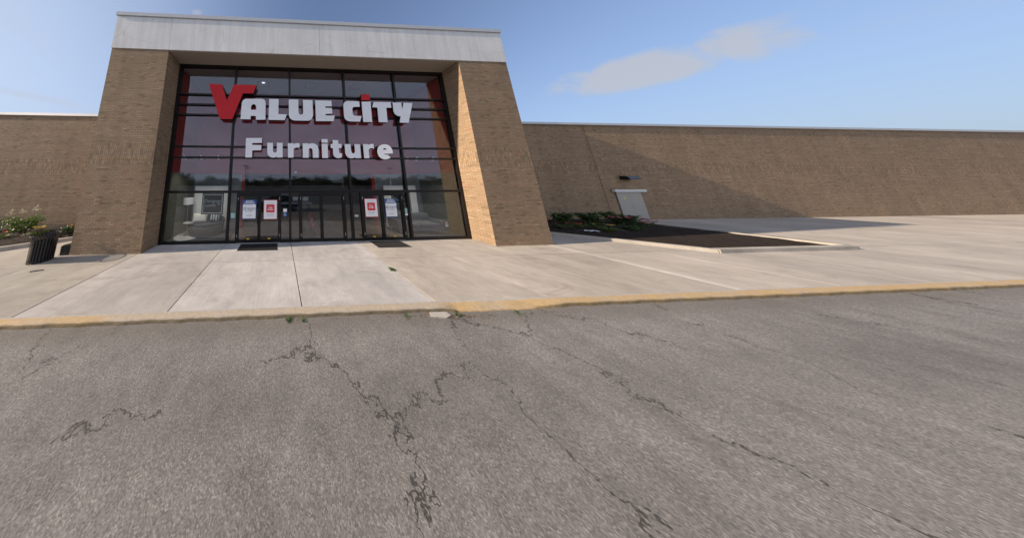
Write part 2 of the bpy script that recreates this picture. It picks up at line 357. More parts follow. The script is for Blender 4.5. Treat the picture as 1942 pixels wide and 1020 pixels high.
M['yellow_tag'] = plain('yellow_tag', (0.70, 0.52, 0.03), 0.5)
M['teal_tag'] = plain('teal_tag', (0.30, 0.52, 0.50), 0.5)
M['chrome'] = plain('chrome', (0.6, 0.6, 0.6), 0.25, 0.9)
M['galv'] = plain('galvanised', (0.33, 0.33, 0.33), 0.5, 0.5)

def sage_mat():
    t = NT('sage_brick'); P = t.pos(); s = t.n('ShaderNodeSeparateXYZ'); t.l(P, s.inputs[0])
    cb = t.n('ShaderNodeCombineXYZ'); t.l(s.outputs[1], cb.inputs[0]); t.l(s.outputs[2], cb.inputs[1])
    n = t.n('ShaderNodeTexBrick'); t.l(cb.outputs[0], n.inputs['Vector']); n.inputs['Scale'].default_value = 1
    n.inputs['Color1'].default_value = (0.115, 0.118, 0.088, 1); n.inputs['Color2'].default_value = (0.155, 0.158, 0.120, 1); n.inputs['Mortar'].default_value = (0.055, 0.057, 0.044, 1)
    n.inputs['Mortar Size'].default_value = 0.008; n.inputs['Brick Width'].default_value = 0.22; n.inputs['Row Height'].default_value = 0.0765
    t.col(n.outputs['Color']); t.bump(t.math('SUBTRACT', 1.0, n.outputs['Fac']), 0.6, 0.008); return t.fin(0.7)
M['sage'] = sage_mat()
def mulch_mat():
    t = NT('bark_mulch'); P = t.pos(); a = t.noise(P, 28.0, 6, 0.75); b = t.noise(P, 3.0, 4)
    c = t.ramp(a, [(0.3, (0.008, 0.006, 0.005)), (0.5, (0.030, 0.020, 0.014)), (0.68, (0.075, 0.050, 0.034)), (0.85, (0.13, 0.09, 0.06))])
    c = t.mix(1.0, c, t.rng(b, 0.3, 0.7, 0.7, 1.25), 'MULTIPLY'); t.col(c); t.bump(a, 1.0, 0.05); return t.fin(0.95, 0, 0.2)
M['mulch'] = mulch_mat()
def tile_mat():
    t = NT('floor_tile'); P = t.pos(); n = t.n('ShaderNodeTexBrick'); n.offset = 0.0; t.l(P, n.inputs['Vector']); n.inputs['Scale'].default_value = 1
    n.inputs['Color1'].default_value = (0.30, 0.20, 0.15, 1); n.inputs['Color2'].default_value = (0.38, 0.27, 0.20, 1); n.inputs['Mortar'].default_value = (0.13, 0.10, 0.08, 1)
    n.inputs['Mortar Size'].default_value = 0.008; n.inputs['Brick Width'].default_value = 0.33; n.inputs['Row Height'].default_value = 0.33
    t.col(n.outputs['Color']); return t.fin(0.35)
M['tile'] = tile_mat()
def carpet_mat():
    t = NT('display_carpet'); P = t.pos(); a = t.noise(P, 45.0, 4); c = t.ramp(a, [(0.3, (0.05, 0.05, 0.048)), (0.7, (0.11, 0.107, 0.10))]); t.col(c); t.bump(a, 0.5, 0.01); return t.fin(0.95)
M['carpet'] = carpet_mat()

# ------------------------------------------------------------------ mesh helpers
class MB:
    def __init__(s): s.bm = bmesh.new(); s.tone = None; s.mi = 0
    def _post(s, fs):
        for f in fs:
            f.material_index = s.mi
    def box(s, x0, y0, z0, x1, y1, z1, bev=0.0):
        r = bmesh.ops.create_cube(s.bm, size=1.0)
        vs = r['verts']
        for v in vs: v.co = Vector(((x0 + x1) / 2 + v.co.x * (x1 - x0), (y0 + y1) / 2 + v.co.y * (y1 - y0), (z0 + z1) / 2 + v.co.z * (z1 - z0)))
        fs = list({f for v in vs for f in v.link_faces}); s._post(fs)
        if bev > 0:
            es = list({e for v in vs for e in v.link_edges})
            b = bmesh.ops.bevel(s.bm, geom=es, offset=bev, segments=2, affect='EDGES', profile=0.6)
            s._post(b['faces'])
        return s
    def prism(s, pts, z0, z1, axis='z', holes=()):
        """outline pts (2D) filled and extruded; axis z: pts are x,y; axis y: pts are x,z; axis x: pts are y,z"""
        def P(p, h): return {'z': (p[0], p[1], h), 'y': (p[0], h, p[1]), 'x': (h, p[0], p[1])}[axis]
        rings = [list(pts)] + [list(h) for h in holes]
        caps = []
        for h in (z0, z1):
            vv = [[s.bm.verts.new(P(p, h)) for p in r] for r in rings]
            ee = [s.bm.edges.new((r[i], r[(i + 1) % len(r)])) for r in vv for i in range(len(r))]
            if len(rings) == 1: fs = [s.bm.faces.new(vv[0])]
            else: fs = [g for g in bmesh.ops.triangle_fill(s.bm, edges=ee, use_beauty=True)['geom'] if isinstance(g, bmesh.types.BMFace)]
            s._post(fs); caps.append(vv)
        for a, b in zip(*caps):
            n = len(a)
            for i in range(n): s._post([s.bm.faces.new((a[i], a[(i + 1) % n], b[(i + 1) % n], b[i]))])
        return s
    def tube(s, pts, rad, seg=8, cap=True):
        pts = [Vector(p) for p in pts]; n = len(pts)
        rads = rad if isinstance(rad, (list, tuple)) else [rad] * n
        rings = []
        for i, p in enumerate(pts):
            d = (pts[min(i + 1, n - 1)] - pts[max(i - 1, 0)]).normalized()
            a = d.orthogonal().normalized() if abs(d.z) > 0.9 else d.cross(Vector((0, 0, 1))).normalized()
            if i and rings: pass
            b = d.cross(a).normalized()
            rings.append([s.bm.verts.new(p + (a * math.cos(t) + b * math.sin(t)) * rads[i]) for t in [2 * math.pi * k / seg for k in range(seg)]])
        for i in range(n - 1):
            for k in range(seg):
                s._post([s.bm.faces.new((rings[i][k], rings[i][(k + 1) % seg], rings[i + 1][(k + 1) % seg], rings[i + 1][k]))])
        if cap:
            for r in (rings[0], rings[-1]):
                try: s._post([s.bm.faces.new(r)])
                except Exception: pass
        return s
    def lathe(s, prof, cx=0, cy=0, seg=24):
        rings = [[s.bm.verts.new((cx + r * math.cos(t), cy + r * math.sin(t), z)) for t in [2 * math.pi * k / seg for k in range(seg)]] for r, z in prof]
        for i in range(len(rings) - 1):
            for k in range(seg):
                s._post([s.bm.faces.new((rings[i][k], rings[i][(k + 1) % seg], rings[i + 1][(k + 1) % seg], rings[i + 1][k]))])
        for r in (rings[0], rings[-1]): s._post([s.bm.faces.new(r)])
        return s
    def ball(s, c, rx, ry, rz, sub=3, jit=0.0):
        r = bmesh.ops.create_icosphere(s.bm, subdivisions=sub, radius=1.0)
        for v in r['verts']:
            k = 1 + random.uniform(-jit, jit)
            v.co = Vector((c[0] + v.co.x * rx * k, c[1] + v.co.y * ry * k, c[2] + v.co.z * rz * k))
        s._post(list({f for v in r['verts'] for f in v.link_faces}))
        return s
    def pillow(s, c, w, h, t, rot):
        """soft square cushion: w x h, thickness t, rot a 3x3 matrix"""
        n = 10; grid = {}
        for side in (1, -1):
            for i in range(n + 1):
                for j in range(n + 1):
                    u, v = 2 * i / n - 1, 2 * j / n - 1
                    e = max(0.0, (1 - u ** 4) * (1 - v ** 4)) ** 0.5
                    if e == 0 and side == -1: grid[(side, i, j)] = grid[(1, i, j)]; continue
                    p = Vector((u * w / 2 * (1 - 0.07 * (1 - v * v) * abs(u)), side * t / 2 * e, v * h / 2 * (1 - 0.07 * (1 - u * u) * abs(v))))
                    grid[(side, i, j)] = s.bm.verts.new(Vector(c) + rot @ p)
        for side in (1, -1):
            for i in range(n):
                for j in range(n):
                    q = [grid[(side, i, j)], grid[(side, i + 1, j)], grid[(side, i + 1, j + 1)], grid[(side, i, j + 1)]]
                    if side == 1: q.reverse()
                    s._post([s.bm.faces.new(q)])
        return s
    def leaf(s, p, d, up, L, wd):
        side = d.cross(up)
        if side.length < 1e-4: side = d.orthogonal()
        side.normalize(); nrm = side.cross(d).normalized()
        a = [p, p + d * L * 0.5 + side * wd / 2 + nrm * L * 0.06, p + d * L - nrm * L * 0.08, p + d * L * 0.5 - side * wd / 2 + nrm * L * 0.06]
        f = s.bm.faces.new([s.bm.verts.new(x) for x in a]); f.material_index = s.mi
        return f
    def build(s, name, mats, parent=None, smooth=False, normals=True, tones=None):
        if normals: bmesh.ops.recalc_face_normals(s.bm, faces=s.bm.faces[:])
        me = bpy.data.meshes.new(name); s.bm.to_mesh(me); s.bm.free()
        for m in (mats if isinstance(mats, (list, tuple)) else [mats]): me.materials.append(m)
        if smooth:
            for p in me.polygons: p.use_smooth = True
            if smooth == 'auto':
                try: me.set_sharp_from_angle(angle=R(40))
                except Exception: pass
        if tones is not None:
            at = me.color_attributes.new('tone', 'FLOAT_COLOR', 'CORNER')
            for p in me.polygons:
                c = tones(p) if callable(tones) else tones
                for li in p.loop_indices: at.data[li].color = (*c, 1)
        o = bpy.data.objects.new(name, me); COL.objects.link(o)
        if parent: o.parent = parent
        return o

def tag(o, label=None, cat=None, group=None, kind=None):
    if label: o['label'] = label
    if cat: o['category'] = cat
    if group: o['group'] = group
    if kind: o['kind'] = kind
    return o
def thing(name, label, cat, loc=(0, 0, 0), rz=0.0, group=None):
    o = bpy.data.objects.new(name, None); COL.objects.link(o); o.location = loc; o.rotation_euler = (0, 0, rz); o.empty_display_size = 0.2
    return tag(o, label, cat, group)
def copy_tree(o, parent=None):
    c = o.copy(); COL.objects.link(c)
    if parent: c.parent = parent
    for ch in list(o.children): copy_tree(ch, c)
    return c
def lettering(name, text, x, y, z, size, mat, parent, align='CENTER', bold=0.0, space=1.0, lines=1.0):
    """flat lettering standing in the xz plane, facing -y"""
    cu_ = bpy.data.curves.new(name, 'FONT'); cu_.body = text; cu_.size = size; cu_.align_x = align; cu_.align_y = 'CENTER'
    cu_.offset = bold; cu_.space_character = space; cu_.space_line = lines; cu_.extrude = 0.0006
    o = bpy.data.objects.new(name, cu_); COL.objects.link(o)
    dg = bpy.context.evaluated_depsgraph_get(); me = bpy.data.meshes.new_from_object(o.evaluated_get(dg))
    bpy.data.objects.remove(o); bpy.data.curves.remove(cu_)
    me.transform(Matrix.Translation((x, y, z)) @ Matrix.Rotation(R(90), 4, 'X'))
    me.materials.clear(); me.materials.append(mat); me.name = name
    ob = bpy.data.objects.new(name, me); COL.objects.link(ob); ob.parent = parent
    return ob

# outlines of the sign letters, metres (x, z)
LETTERS = {
  'V': [[(-3.512, 7.337), (-2.876, 7.331), (-2.581, 6.465), (-2.296, 7.332), (-1.186, 7.337), (-1.342, 6.885), (-1.842, 6.876), (-2.279, 5.542), (-2.855, 5.536)]],
  'A': [[(-1.888, 5.542), (-1.884, 5.93), (-1.87, 6.265), (-1.865, 6.386), (-1.825, 6.496), (-1.75, 6.566), (-1.65, 6.591), (-0.932, 6.609), (-0.819, 6.582), (-0.749, 6.506), (-0.724, 6.365), (-0.718, 5.54), (-1.169, 5.525), (-1.175, 5.72), (-1.422, 5.715), (-1.422, 5.544)], [(-1.417, 6.024), (-1.423, 6.179), (-1.393, 6.264), (-1.345, 6.309), (-1.294, 6.32), (-1.242, 6.306), (-1.196, 6.252), (-1.171, 6.161), (-1.167, 6.029)]],
  'L': [[(-0.557, 6.612), (-0.1, 6.612), (-0.102, 5.828), (0.305, 5.831), (0.206, 5.53), (-0.576, 5.532)]],
  'U': [[(0.404, 6.613), (0.874, 6.614), (0.875, 5.95), (0.894, 5.876), (0.934, 5.834), (0.984, 5.82), (1.045, 5.836), (1.087, 5.88), (1.104, 5.955), (1.1, 6.604), (1.578, 6.598), (1.584, 5.857), (1.566, 5.729), (1.516, 5.617), (1.443, 5.552), (1.362, 5.523), (0.719, 5.518), (0.609, 5.537), (0.5, 5.592), (0.43, 5.686), (0.405, 5.791)]],
  'E': [[(1.719, 6.591), (2.526, 6.595), (2.537, 6.295), (2.215, 6.287), (2.218, 6.206), (2.543, 6.203), (2.538, 5.909), (2.208, 5.892), (2.205, 5.81), (2.663, 5.81), (2.58, 5.518), (1.721, 5.509)]],
  'C': [[(3.949, 6.59), (3.958, 6.305), (3.662, 6.293), (3.6, 6.255), (3.565, 6.181), (3.572, 5.919), (3.598, 5.85), (3.658, 5.818), (4.013, 5.815), (3.91, 5.519), (3.378, 5.527), (3.252, 5.568), (3.169, 5.647), (3.13, 5.759), (3.127, 6.37), (3.159, 6.481), (3.237, 6.561), (3.345, 6.593)]],
  'dot': [[(4.076, 6.977), (4.525, 6.985), (4.522, 6.667), (4.071, 6.656)]],
  'I': [[(4.072, 6.581), (4.53, 6.593), (4.521, 5.509), (4.071, 5.507)]],
  'T': [[(4.696, 6.581), (5.581, 6.584), (5.586, 6.288), (5.321, 6.286), (5.306, 5.507), (4.857, 5.51), (4.86, 6.287), (4.6, 6.292)]],
  'Y': [[(5.684, 6.575), (6.135, 6.575), (6.146, 6.204), (6.261, 6.574), (6.73, 6.571), (6.389, 5.504), (5.926, 5.507), (6.02, 5.836), (5.904, 5.849), (5.792, 5.902), (5.716, 5.984), (5.678, 6.116)]],
  'F': [[(-1.596, 4.622), (-0.856, 4.631), (-0.856, 4.395), (-1.303, 4.381), (-1.3, 4.294), (-0.878, 4.292), (-0.881, 4.047), (-1.291, 4.037), (-1.287, 3.707), (-1.592, 3.705)]],
  'u': [[(-0.615, 4.404), (-0.342, 4.401), (-0.337, 4.022), (-0.312, 3.965), (-0.246, 3.927), (-0.181, 3.966), (-0.157, 4.024), (-0.16, 4.409), (0.105, 4.406), (0.107, 3.715), (-0.159, 3.714), (-0.16, 3.755), (-0.225, 3.717), (-0.337, 3.701), (-0.449, 3.725), (-0.544, 3.795), (-0.592, 3.905)]],
  'r': [[(0.349, 4.393), (0.608, 4.391), (0.617, 4.342), (0.675, 4.382), (0.781, 4.403), (0.902, 4.393), (0.898, 4.165), (0.836, 4.192), (0.74, 4.187), (0.663, 4.153), (0.62, 4.088), (0.611, 3.713), (0.353, 3.711)]],
  'n': [[(1.05, 4.392), (1.33, 4.395), (1.339, 4.354), (1.427, 4.396), (1.534, 4.401), (1.65, 4.373), (1.745, 4.295), (1.789, 4.177), (1.786, 3.71), (1.518, 3.708), (1.515, 4.076), (1.479, 4.145), (1.421, 4.17), (1.363, 4.144), (1.328, 4.075), (1.319, 3.707), (1.047, 3.706)]],
  'i': [[(1.957, 4.383), (2.241, 4.386), (2.235, 3.702), (1.957, 3.701)]],
  'idot': [[(1.962, 4.613), (2.248, 4.61), (2.241, 4.435), (1.951, 4.438)]],
  't': [[(2.49, 4.57), (2.758, 4.564), (2.762, 4.387), (2.916, 4.384), (2.91, 4.187), (2.761, 4.179), (2.763, 4.028), (2.785, 3.944), (2.846, 3.92), (2.914, 3.931), (2.903, 3.748), (2.824, 3.712), (2.73, 3.695), (2.627, 3.709), (2.527, 3.776), (2.487, 3.88), (2.485, 4.177), (2.385, 4.182), (2.387, 4.379), (2.485, 4.384)]],
  'u2': [[(3.063, 4.379), (3.348, 4.376), (3.362, 4.033), (3.392, 3.949), (3.463, 3.918), (3.53, 3.971), (3.547, 4.055), (3.539, 4.378), (3.811, 4.376), (3.819, 3.706), (3.548, 3.7), (3.534, 3.741), (3.437, 3.699), (3.311, 3.694), (3.189, 3.735), (3.111, 3.822), (3.067, 3.947)]],
  'r2': [[(3.962, 4.389), (4.211, 4.385), (4.218, 4.342), (4.297, 4.386), (4.385, 4.404), (4.48, 4.387), (4.484, 4.159), (4.407, 4.19), (4.311, 4.185), (4.243, 4.142), (4.216, 4.082), (4.214, 3.704), (3.967, 3.702)]],
  'e': [[(5.389, 3.943), (5.394, 4.07), (5.354, 4.198), (5.28, 4.305), (5.158, 4.373), (5.008, 4.389), (4.876, 4.366), (4.761, 4.3), (4.682, 4.192), (4.641, 4.064), (4.648, 3.916), (4.709, 3.78), (4.827, 3.687), (4.972, 3.652), (5.123, 3.672), (5.262, 3.731), (5.125, 3.882), (5.059, 3.871), (4.986, 3.887), (4.946, 3.914)], [(4.915, 4.12), (4.964, 4.184), (5.02, 4.2), (5.072, 4.185), (5.119, 4.121)]],
}

ROOTINV = {}
_build = MB.build
def build(s, name, mats, parent=None, **k):
    o = _build(s, name, mats, parent, **k)
    if parent is not None and parent.name in ROOTINV: o.matrix_parent_inverse = ROOTINV[parent.name]
    return o
MB.build = build
def wthing(name, label, cat, base, group=None):
    """a thing whose parts are modelled in world coordinates"""
    o = thing(name, label, cat, base, 0.0, group); ROOTINV[o.name] = Matrix.Translation(-Vector(base)); return o
_lettering = lettering
def lettering(name, text, x, y, z, size, mat, parent, **k):
    o = _lettering(name, text, x, y, z, size, mat, parent, **k)
    if parent.name in ROOTINV: o.matrix_parent_inverse = ROOTINV[parent.name]
    return o

# ================================================================== SETTING
XL0, XL1, XR0, XR1 = -7.584, -5.114, 8.847, 11.387
ZB, ZF, YG, YB = 8.554, 10.444, 0.827, 3.5
b = MB(); b.box(-400, -400, -0.35, 400, 400, -0.075)
tag(b.build('road', M['asphalt']), kind='structure')
b = MB(); b.box(-395, -395, -0.2, 395, -10.5, -0.071)
tag(b.build('parking_lot_ground', M['dark_asphalt']), kind='structure')

# pavement slabs with real joints
xs = [-39.0, -36.1, -33.2, -30.3, -27.4, -24.5, -21.6, -18.7, -15.8, -13.1, -10.5, -7.76, -5.2, -2.27, 0.477, 3.395, 6.13, 8.4, 11.14, 11.36, 14.1, 17.0, 19.9, 22.8, 25.7, 28.6, 31.5, 34.4, 37.3, 40.2, 43.1, 46.0, 48.9, 51.8, 54.7, 57.6, 60.5, 63.4, 66.3, 69.2, 72.1, 75.0, 77.9, 80.8, 83.7, 86.6, 89.5, 92.4]
wide = {-5.2: 0.009, -2.27: 0.011, 0.477: 0.011, 3.395: 0.012, -7.76: 0.006}
ys = [-2.585, -0.72, 3.6]
b = MB(); slabtone = []
def slab_tone(x, k):
    rnd = random.Random(int(x * 97) + k * 31).uniform(0.96, 1.04)
    if x < -5.3: c = (0.345, 0.315, 0.270)
    elif x < -2.3: c = (0.415, 0.388, 0.355)
    elif x < 3.3: c = (0.475, 0.455, 0.430)
    elif abs(x - 11.25) < 0.12: c = (0.50, 0.47, 0.43)
    else: c = (0.430, 0.385, 0.328)
    return tuple(v * rnd for v in c)
for i in range(len(xs) - 1):
    for k in range(2):
        g0 = wide.get(xs[i], 0.003); g1 = wide.get(xs[i + 1], 0.003); gy = 0.0035 if xs[i] < 3 else 0.007
        n0 = len(b.bm.faces); dz = random.uniform(-0.002, 0.002)
        b.box(xs[i] + g0, ys[k] + (gy if k else 0), -0.1, xs[i + 1] - g1, ys[k + 1] - (gy if not k else 0), dz, 0.004)
        c = slab_tone((xs[i] + xs[i + 1]) / 2, k)
        slabtone += [c] * (len(b.bm.faces) - n0)
# the bevel reorders faces, so the tone is looked up from the slab a face lies in
def walk_tone(p):
    x = p.center.x
    for i in range(len(xs) - 1):
        if xs[i] <= x <= xs[i + 1]: return slab_tone((xs[i] + xs[i + 1]) / 2, 0 if p.center.y < -0.72 else 1)
    return (0.4, 0.37, 0.33)
tag(b.build('pavement', M['walk'], tones=walk_tone), kind='structure')
b = MB(); b.box(-39.0, -2.585, -0.13, 92.4, 3.6, -0.055)
tag(b.build('pavement_base_ground', M['joint']), kind='structure')

# kerb with a worn yellow edge, flattened where the ramp meets the road
b = MB(); st = []; x = -39.0
while x <= 92.401:
    r = max(0.0, min(1.0, (x - 3.42) / 0.35)) * max(0.0, min(1.0, (6.3 - x) / 0.9))
    jag = 0.006 * math.sin(x * 7.1) + 0.004 * math.sin(x * 17.3)
    st.append((x, r, jag)); x += 0.1
cols = []
for x, r, j in st:
    yb = -2.583; yt = -2.715 + 0.035 * r + j; zt = -0.005 - 0.030 * r; yf = -2.745 - 0.06 * r + j
    pr = [(yb, -0.30), (yb, 0.0), ((yb + yt) / 2, -0.001 - 0.020 * r), (yt, zt), (yt - 0.014, zt - 0.014 - 0.005 * r), (yf, -0.082), (yf, -0.30)]
    cols.append([b.bm.verts.new((x, p[0], p[1])) for p in pr])
for a, c in zip(cols, cols[1:]):
    for k in range(6): b.bm.faces.new((a[k], c[k], c[k + 1], a[k + 1]))
tag(b.build('kerb', M['kerb'], smooth='auto'), kind='structure')

# ================================================================== STORE BUILDING
bl = wthing('store_building', 'tan brick store front with two tall piers and a pale stucco fascia', 'building', (1.9, 4.5, 0))
for x0, x1 in ((XL0, XL1), (XR0, XR1)):
    q = MB(); q.box(x0, 0.0, -0.11, x1, 9.0, ZB - 0.004); q.build('brick_pier', M['brick'], bl)
q = MB()
for x0, x1 in ((XL0 - 0.02, XL1 - 0.006), (XL1 + 0.006, 1.86), (1.872, XR0 - 0.006), (XR0 + 0.006, XR1 + 0.02)):
    q.box(x0, -0.02, ZB, x1, 0.2, ZF - 0.16)
q.box(XL0 - 0.02, 0.2, ZB, XR1 + 0.02, 9.02, ZF - 0.16)
q.build('fascia', M['stucco'], bl)
q = MB()
cx0 = XL0 - 0.06
while cx0 < XR1 + 0.05:
    cx1 = min(cx0 + 3.05, XR1 + 0.06); q.box(cx0 + 0.002, -0.065, ZF - 0.185, cx1 - 0.002, 9.06, ZF); cx0 = cx1
q.build('coping', M['coping'], bl)
q = MB(); sx = XL1
while sx < XR0 - 0.01:
    ex = min(sx + 0.1475, XR0); q.box(sx + 0.009, 0.012, ZB - 0.030, ex - 0.009, 0.80, ZB - 0.004); sx = ex
q.box(XL1, 0.0, ZB - 0.010, XR0, 0.83, ZB - 0.003)
q.mi = 0; q.build('soffit', M['soffit'], bl)
q = MB(); q.box(XL1, 8.8, -0.1, XR0, 9.0, ZB - 0.01); q.build('rear_wall', M['brick'], bl)

# wing walls
wl = wthing('brick_wall', 'long tan brick wing wall behind the bed with the white hydrangea', 'wall', (-25, 4.5, 0))
q = MB(); q.box(-48, YB, -0.2, XL0 - 0.003, 9.0, 6.83); q.build('brickwork', M['wing_brick'], wl)
q = MB(); cx0 = -48
while cx0 < XL0 - 0.01:
    cx1 = min(cx0 + 3.05, XL0 - 0.003); q.box(cx0 + 0.002, YB - 0.05, 6.832, cx1 - 0.002, 9.03, 7.0); cx0 = cx1
q.build('coping', M['coping'], wl)
wr = wthing('brick_wall', 'tan brick wing wall with a grey service door and a slanting shadow', 'wall', (22, 4.5, 0))
q = MB(); q.box(XR1 + 0.003, YB, -0.2, 22.8, 9.0, 6.80); q.build('brickwork', M['wing_brick'], wr)
jx = 22.8
while jx < 91.0:
    q = MB(); q.box(jx + (0.0 if jx == 22.8 else 0.012), YB - 0.016, -0.2, jx + 11.4, 9.0, 6.799); q.build('brickwork', M['wing_brick'], wr); jx += 11.4
q = MB(); cx0 = XR1 + 0.003
while cx0 < 92.0:
    cx1 = min(cx0 + 3.05, 92.05); q.box(cx0 + 0.002, YB - 0.11, 6.803, cx1 - 0.002, 9.03, 6.965); cx0 = cx1
q.build('coping', M['coping'], wr)
q = MB(); q.box(23.30, YB - 0.17, 1.885, 25.75, YB - 0.055, 2.055, 0.006); q.build('door_lintel', M['lintel'], wr)
for k in (0, 1):
    x0 = 23.56 + 0.96 * k
    q = MB(); q.box(x0, YB - 0.075, 0.01, x0 + 0.95, YB - 0.04, 1.884); dd = q.build('door', M['door_grey'], wr)
    hx = x0 + (0.86 if k == 0 else 0.09)
    q = MB(); q.tube([(hx, YB - 0.077, 0.95), (hx, YB - 0.14, 0.95)], 0.014); q.tube([(hx - 0.07, YB - 0.135, 0.95), (hx + 0.07, YB - 0.135, 0.95)], 0.012); q.build('handle', M['chrome'], dd)
q = MB(); q.box(24.02, YB - 0.0785, 1.40, 24.14, YB - 0.0755, 1.52); q.build('door_sticker', M['yellow_tag'], wr)
lp = wthing('wall_light', 'black box wall light above the grey service door', 'wall light', (24.75, YB - 0.06, 2.85))
q = MB(); q.prism([(YB - 0.06, 3.0), (YB - 0.28, 2.98), (YB - 0.36, 2.80), (YB - 0.33, 2.74), (YB - 0.06, 2.74)], 24.30, 25.20, 'x'); q.build('housing', M['black'], lp)
q = MB(); q.box(24.36, YB - 0.31, 2.728, 25.14, YB - 0.10, 2.739); q.build('lens', M['dark_glass'], lp)

# ================================================================== GLASS STOREFRONT
sf = wthing('glass_storefront', 'tall dark framed glass entrance wall between the brick piers', 'storefront', (1.87, YG, 0))
MX = [XL1, -2.291, 0.462, 3.308, 6.032, XR0]
ZR = [0.0, 2.163, 3.73, 4.25, 5.82, 6.35, 6.89, 8.526]
y0, y1 = YG - 0.055, YG + 0.06
q = MB()
q.box(XL1, y0 - 0.01, 0.0, XL1 + 0.14, y1, ZR[-1]); q.box(XR0 - 0.14, y0 - 0.01, 0.0, XR0, y1, ZR[-1])
q.box(XL1 + 0.14, y0 - 0.008, ZR[-1] - 0.15, XR0 - 0.14, y1, ZR[-1])
q.build('perimeter_frame', M['bronze'], sf)
for mx in MX[1:-1]:
    q = MB(); q.box(mx - 0.05, y0 - 0.005, 0.0, mx + 0.05, y1 + 0.05, ZR[-1] - 0.15); q.build('mullion', M['bronze'], sf)
edges = lambda i: (MX[i] + (0.14 if i == 0 else 0.05), MX[i + 1] - (0.14 if i == 4 else 0.05))
for zi, z in enumerate(ZR[1:-1]):
    hh = 0.055 if zi == 0 else 0.043
    q = MB()
    for i in range(5):
        a, c = edges(i); q.box(a, y0 - (0.0 if zi == 0 else 0.002), z - hh, c, y1, z + hh)
    if zi > 0: q.box(XL1 + 0.14, YG - 0.085, z - 0.036, XR0 - 0.14, y0 - 0.007, z + 0.036)
    q.build('transom', M['bronze'], sf)
for i in (0, 4):
    a, c = edges(i); q = MB(); q.box(a, y0, 0.0, c, y1, 0.10); q.build('sill', M['bronze'], sf)
DOORS = {1: (-1.89, -0.92, 0.013), 2: (0.91, 1.89, 2.96), 3: (3.79, 4.73, 5.75)}
for i, (a_, m_, c_) in DOORS.items():
    a, c = edges(i)
    for l_, r_ in ((a, a_ - 0.05), (c_ + 0.05, c)): q = MB(); q.box(l_, y0, 0.0, r_, y1, 0.085); q.build('sill', M['bronze'], sf)
def pane(x0, z0, x1, z1, parent, name='window_pane'):
    p = MB(); p.box(x0, YG - 0.004, z0, x1, YG + 0.004, z1); return p.build(name, M['glass'], parent)
for i in range(5):
    a, c = edges(i)
    for k in range(1, 7):
        h0 = 0.055 if k == 1 else 0.043
        pane(a, ZR[k] + h0, c, ZR[k + 1] - (0.15 if k == 6 else 0.043), sf)
    if i in (0, 4): pane(a, 0.10, c, ZR[1] - 0.055, sf)
    else:
        a_, m_, c_ = DOORS[i]
        pane(a, 0.085, a_ - 0.05, ZR[1] - 0.055, sf, 'sidelight_pane'); pane(c_ + 0.05, 0.085, c, ZR[1] - 0.055, sf, 'sidelight_pane')
        q = MB(); q.box(a_ - 0.05, y0 - 0.004, 0.0, a_ + 0.03, y1, ZR[1] - 0.056); q.box(c_ - 0.03, y0 - 0.004, 0.0, c_ + 0.05, y1, ZR[1] - 0.056)
        q.box(a_ + 0.03, y0 - 0.003, ZR[1] - 0.125, c_ - 0.03, y1, ZR[1] - 0.056); q.build('door_frame', M['bronze'], sf)
        for L_, R_, side in ((a_ + 0.034, m_ - 0.004, 1), (m_ + 0.004, c_ - 0.034, -1)):
            q = MB(); zt = ZR[1] - 0.13; w = 0.062
            q.box(L_, YG - 0.04, 0.012, L_ + w, YG + 0.03, zt); q.box(R_ - w, YG - 0.04, 0.012, R_, YG + 0.03, zt)
            q.box(L_ + w, YG - 0.038, 0.012, R_ - w, YG + 0.028, 0.125); q.box(L_ + w, YG - 0.038, zt - 0.075, R_ - w, YG + 0.028, zt)
            dr = q.build('door', M['bronze'], sf)
            pane(L_ + w, 0.125, R_ - w, zt - 0.075, dr, 'door_pane')
            if i != 2:
                hx = (R_ - 0.035) if side == 1 else (L_ + 0.035)
                q = MB(); q.tube([(hx, YG - 0.04, 1.10), (hx - side * 0.03, YG - 0.11, 1.10), (hx - side * 0.03, YG - 0.11, 0.80), (hx, YG - 0.04, 0.80)], 0.014); q.build('handle', M['black'], dr)
            hx = L_ - 0.004 if side == 1 else R_ + 0.004
            for hz in (0.30, 1.86):
                q = MB(); q.box(hx - 0.012, YG - 0.072, hz - 0.06, hx + 0.012, YG - 0.055, hz + 0.06); q.build('hinge', M['galv'], dr)
            if i != 2:
                xc = (L_ + R_) / 2
                q = MB(); q.box(xc - 0.06, YG - 0.0065, 0.135, xc + 0.06, YG - 0.0045, 0.185); q.build('door_sticker', M['yellow_tag'], dr)

# ================================================================== SIGN LETTERS
YF = YG - 0.24; DEP = 0.15
def sign_letter(keys, label, face, group, extra_face=None):
    pts = LETTERS[keys[0]][0]
    cx = sum(p[0] for p in pts) / len(pts); cz = min(p[1] for p in pts)
    t = wthing('sign_letter', label, 'sign letter', (round(cx, 3), YF, round(cz, 3)), group)
    def one(k, mat, fname):
        rings = LETTERS[k]; q = MB(); q.prism(rings[0], YF, YF + 0.012, 'y', rings[1:]); f = q.build(fname, mat, t)
        q = MB(); q.prism(rings[0], YF + 0.012, YF + DEP, 'y', rings[1:]); q.build('side_return' if fname == 'face' else 'dot_return', M['return'], t)
    one(keys[0], face, 'face')
    if len(keys) > 1: one(keys[1], extra_face or face, 'dot')
    return t
G1, G2 = 'letters of the upper sign row', 'letters of the lower sign row'
sign_letter(['V'], 'big red letter V that starts the upper sign row', M['red_face'], G1)
sign_letter(['A'], 'white letter A beside the big red V', M['white_face'], G1)
sign_letter(['L'], 'white letter L between A and U in the upper sign row', M['white_face'], G1)
sign_letter(['U'], 'white capital letter U in the upper sign row', M['white_face'], G1)
sign_letter(['E'], 'white capital letter E in the upper sign row', M['white_face'], G1)
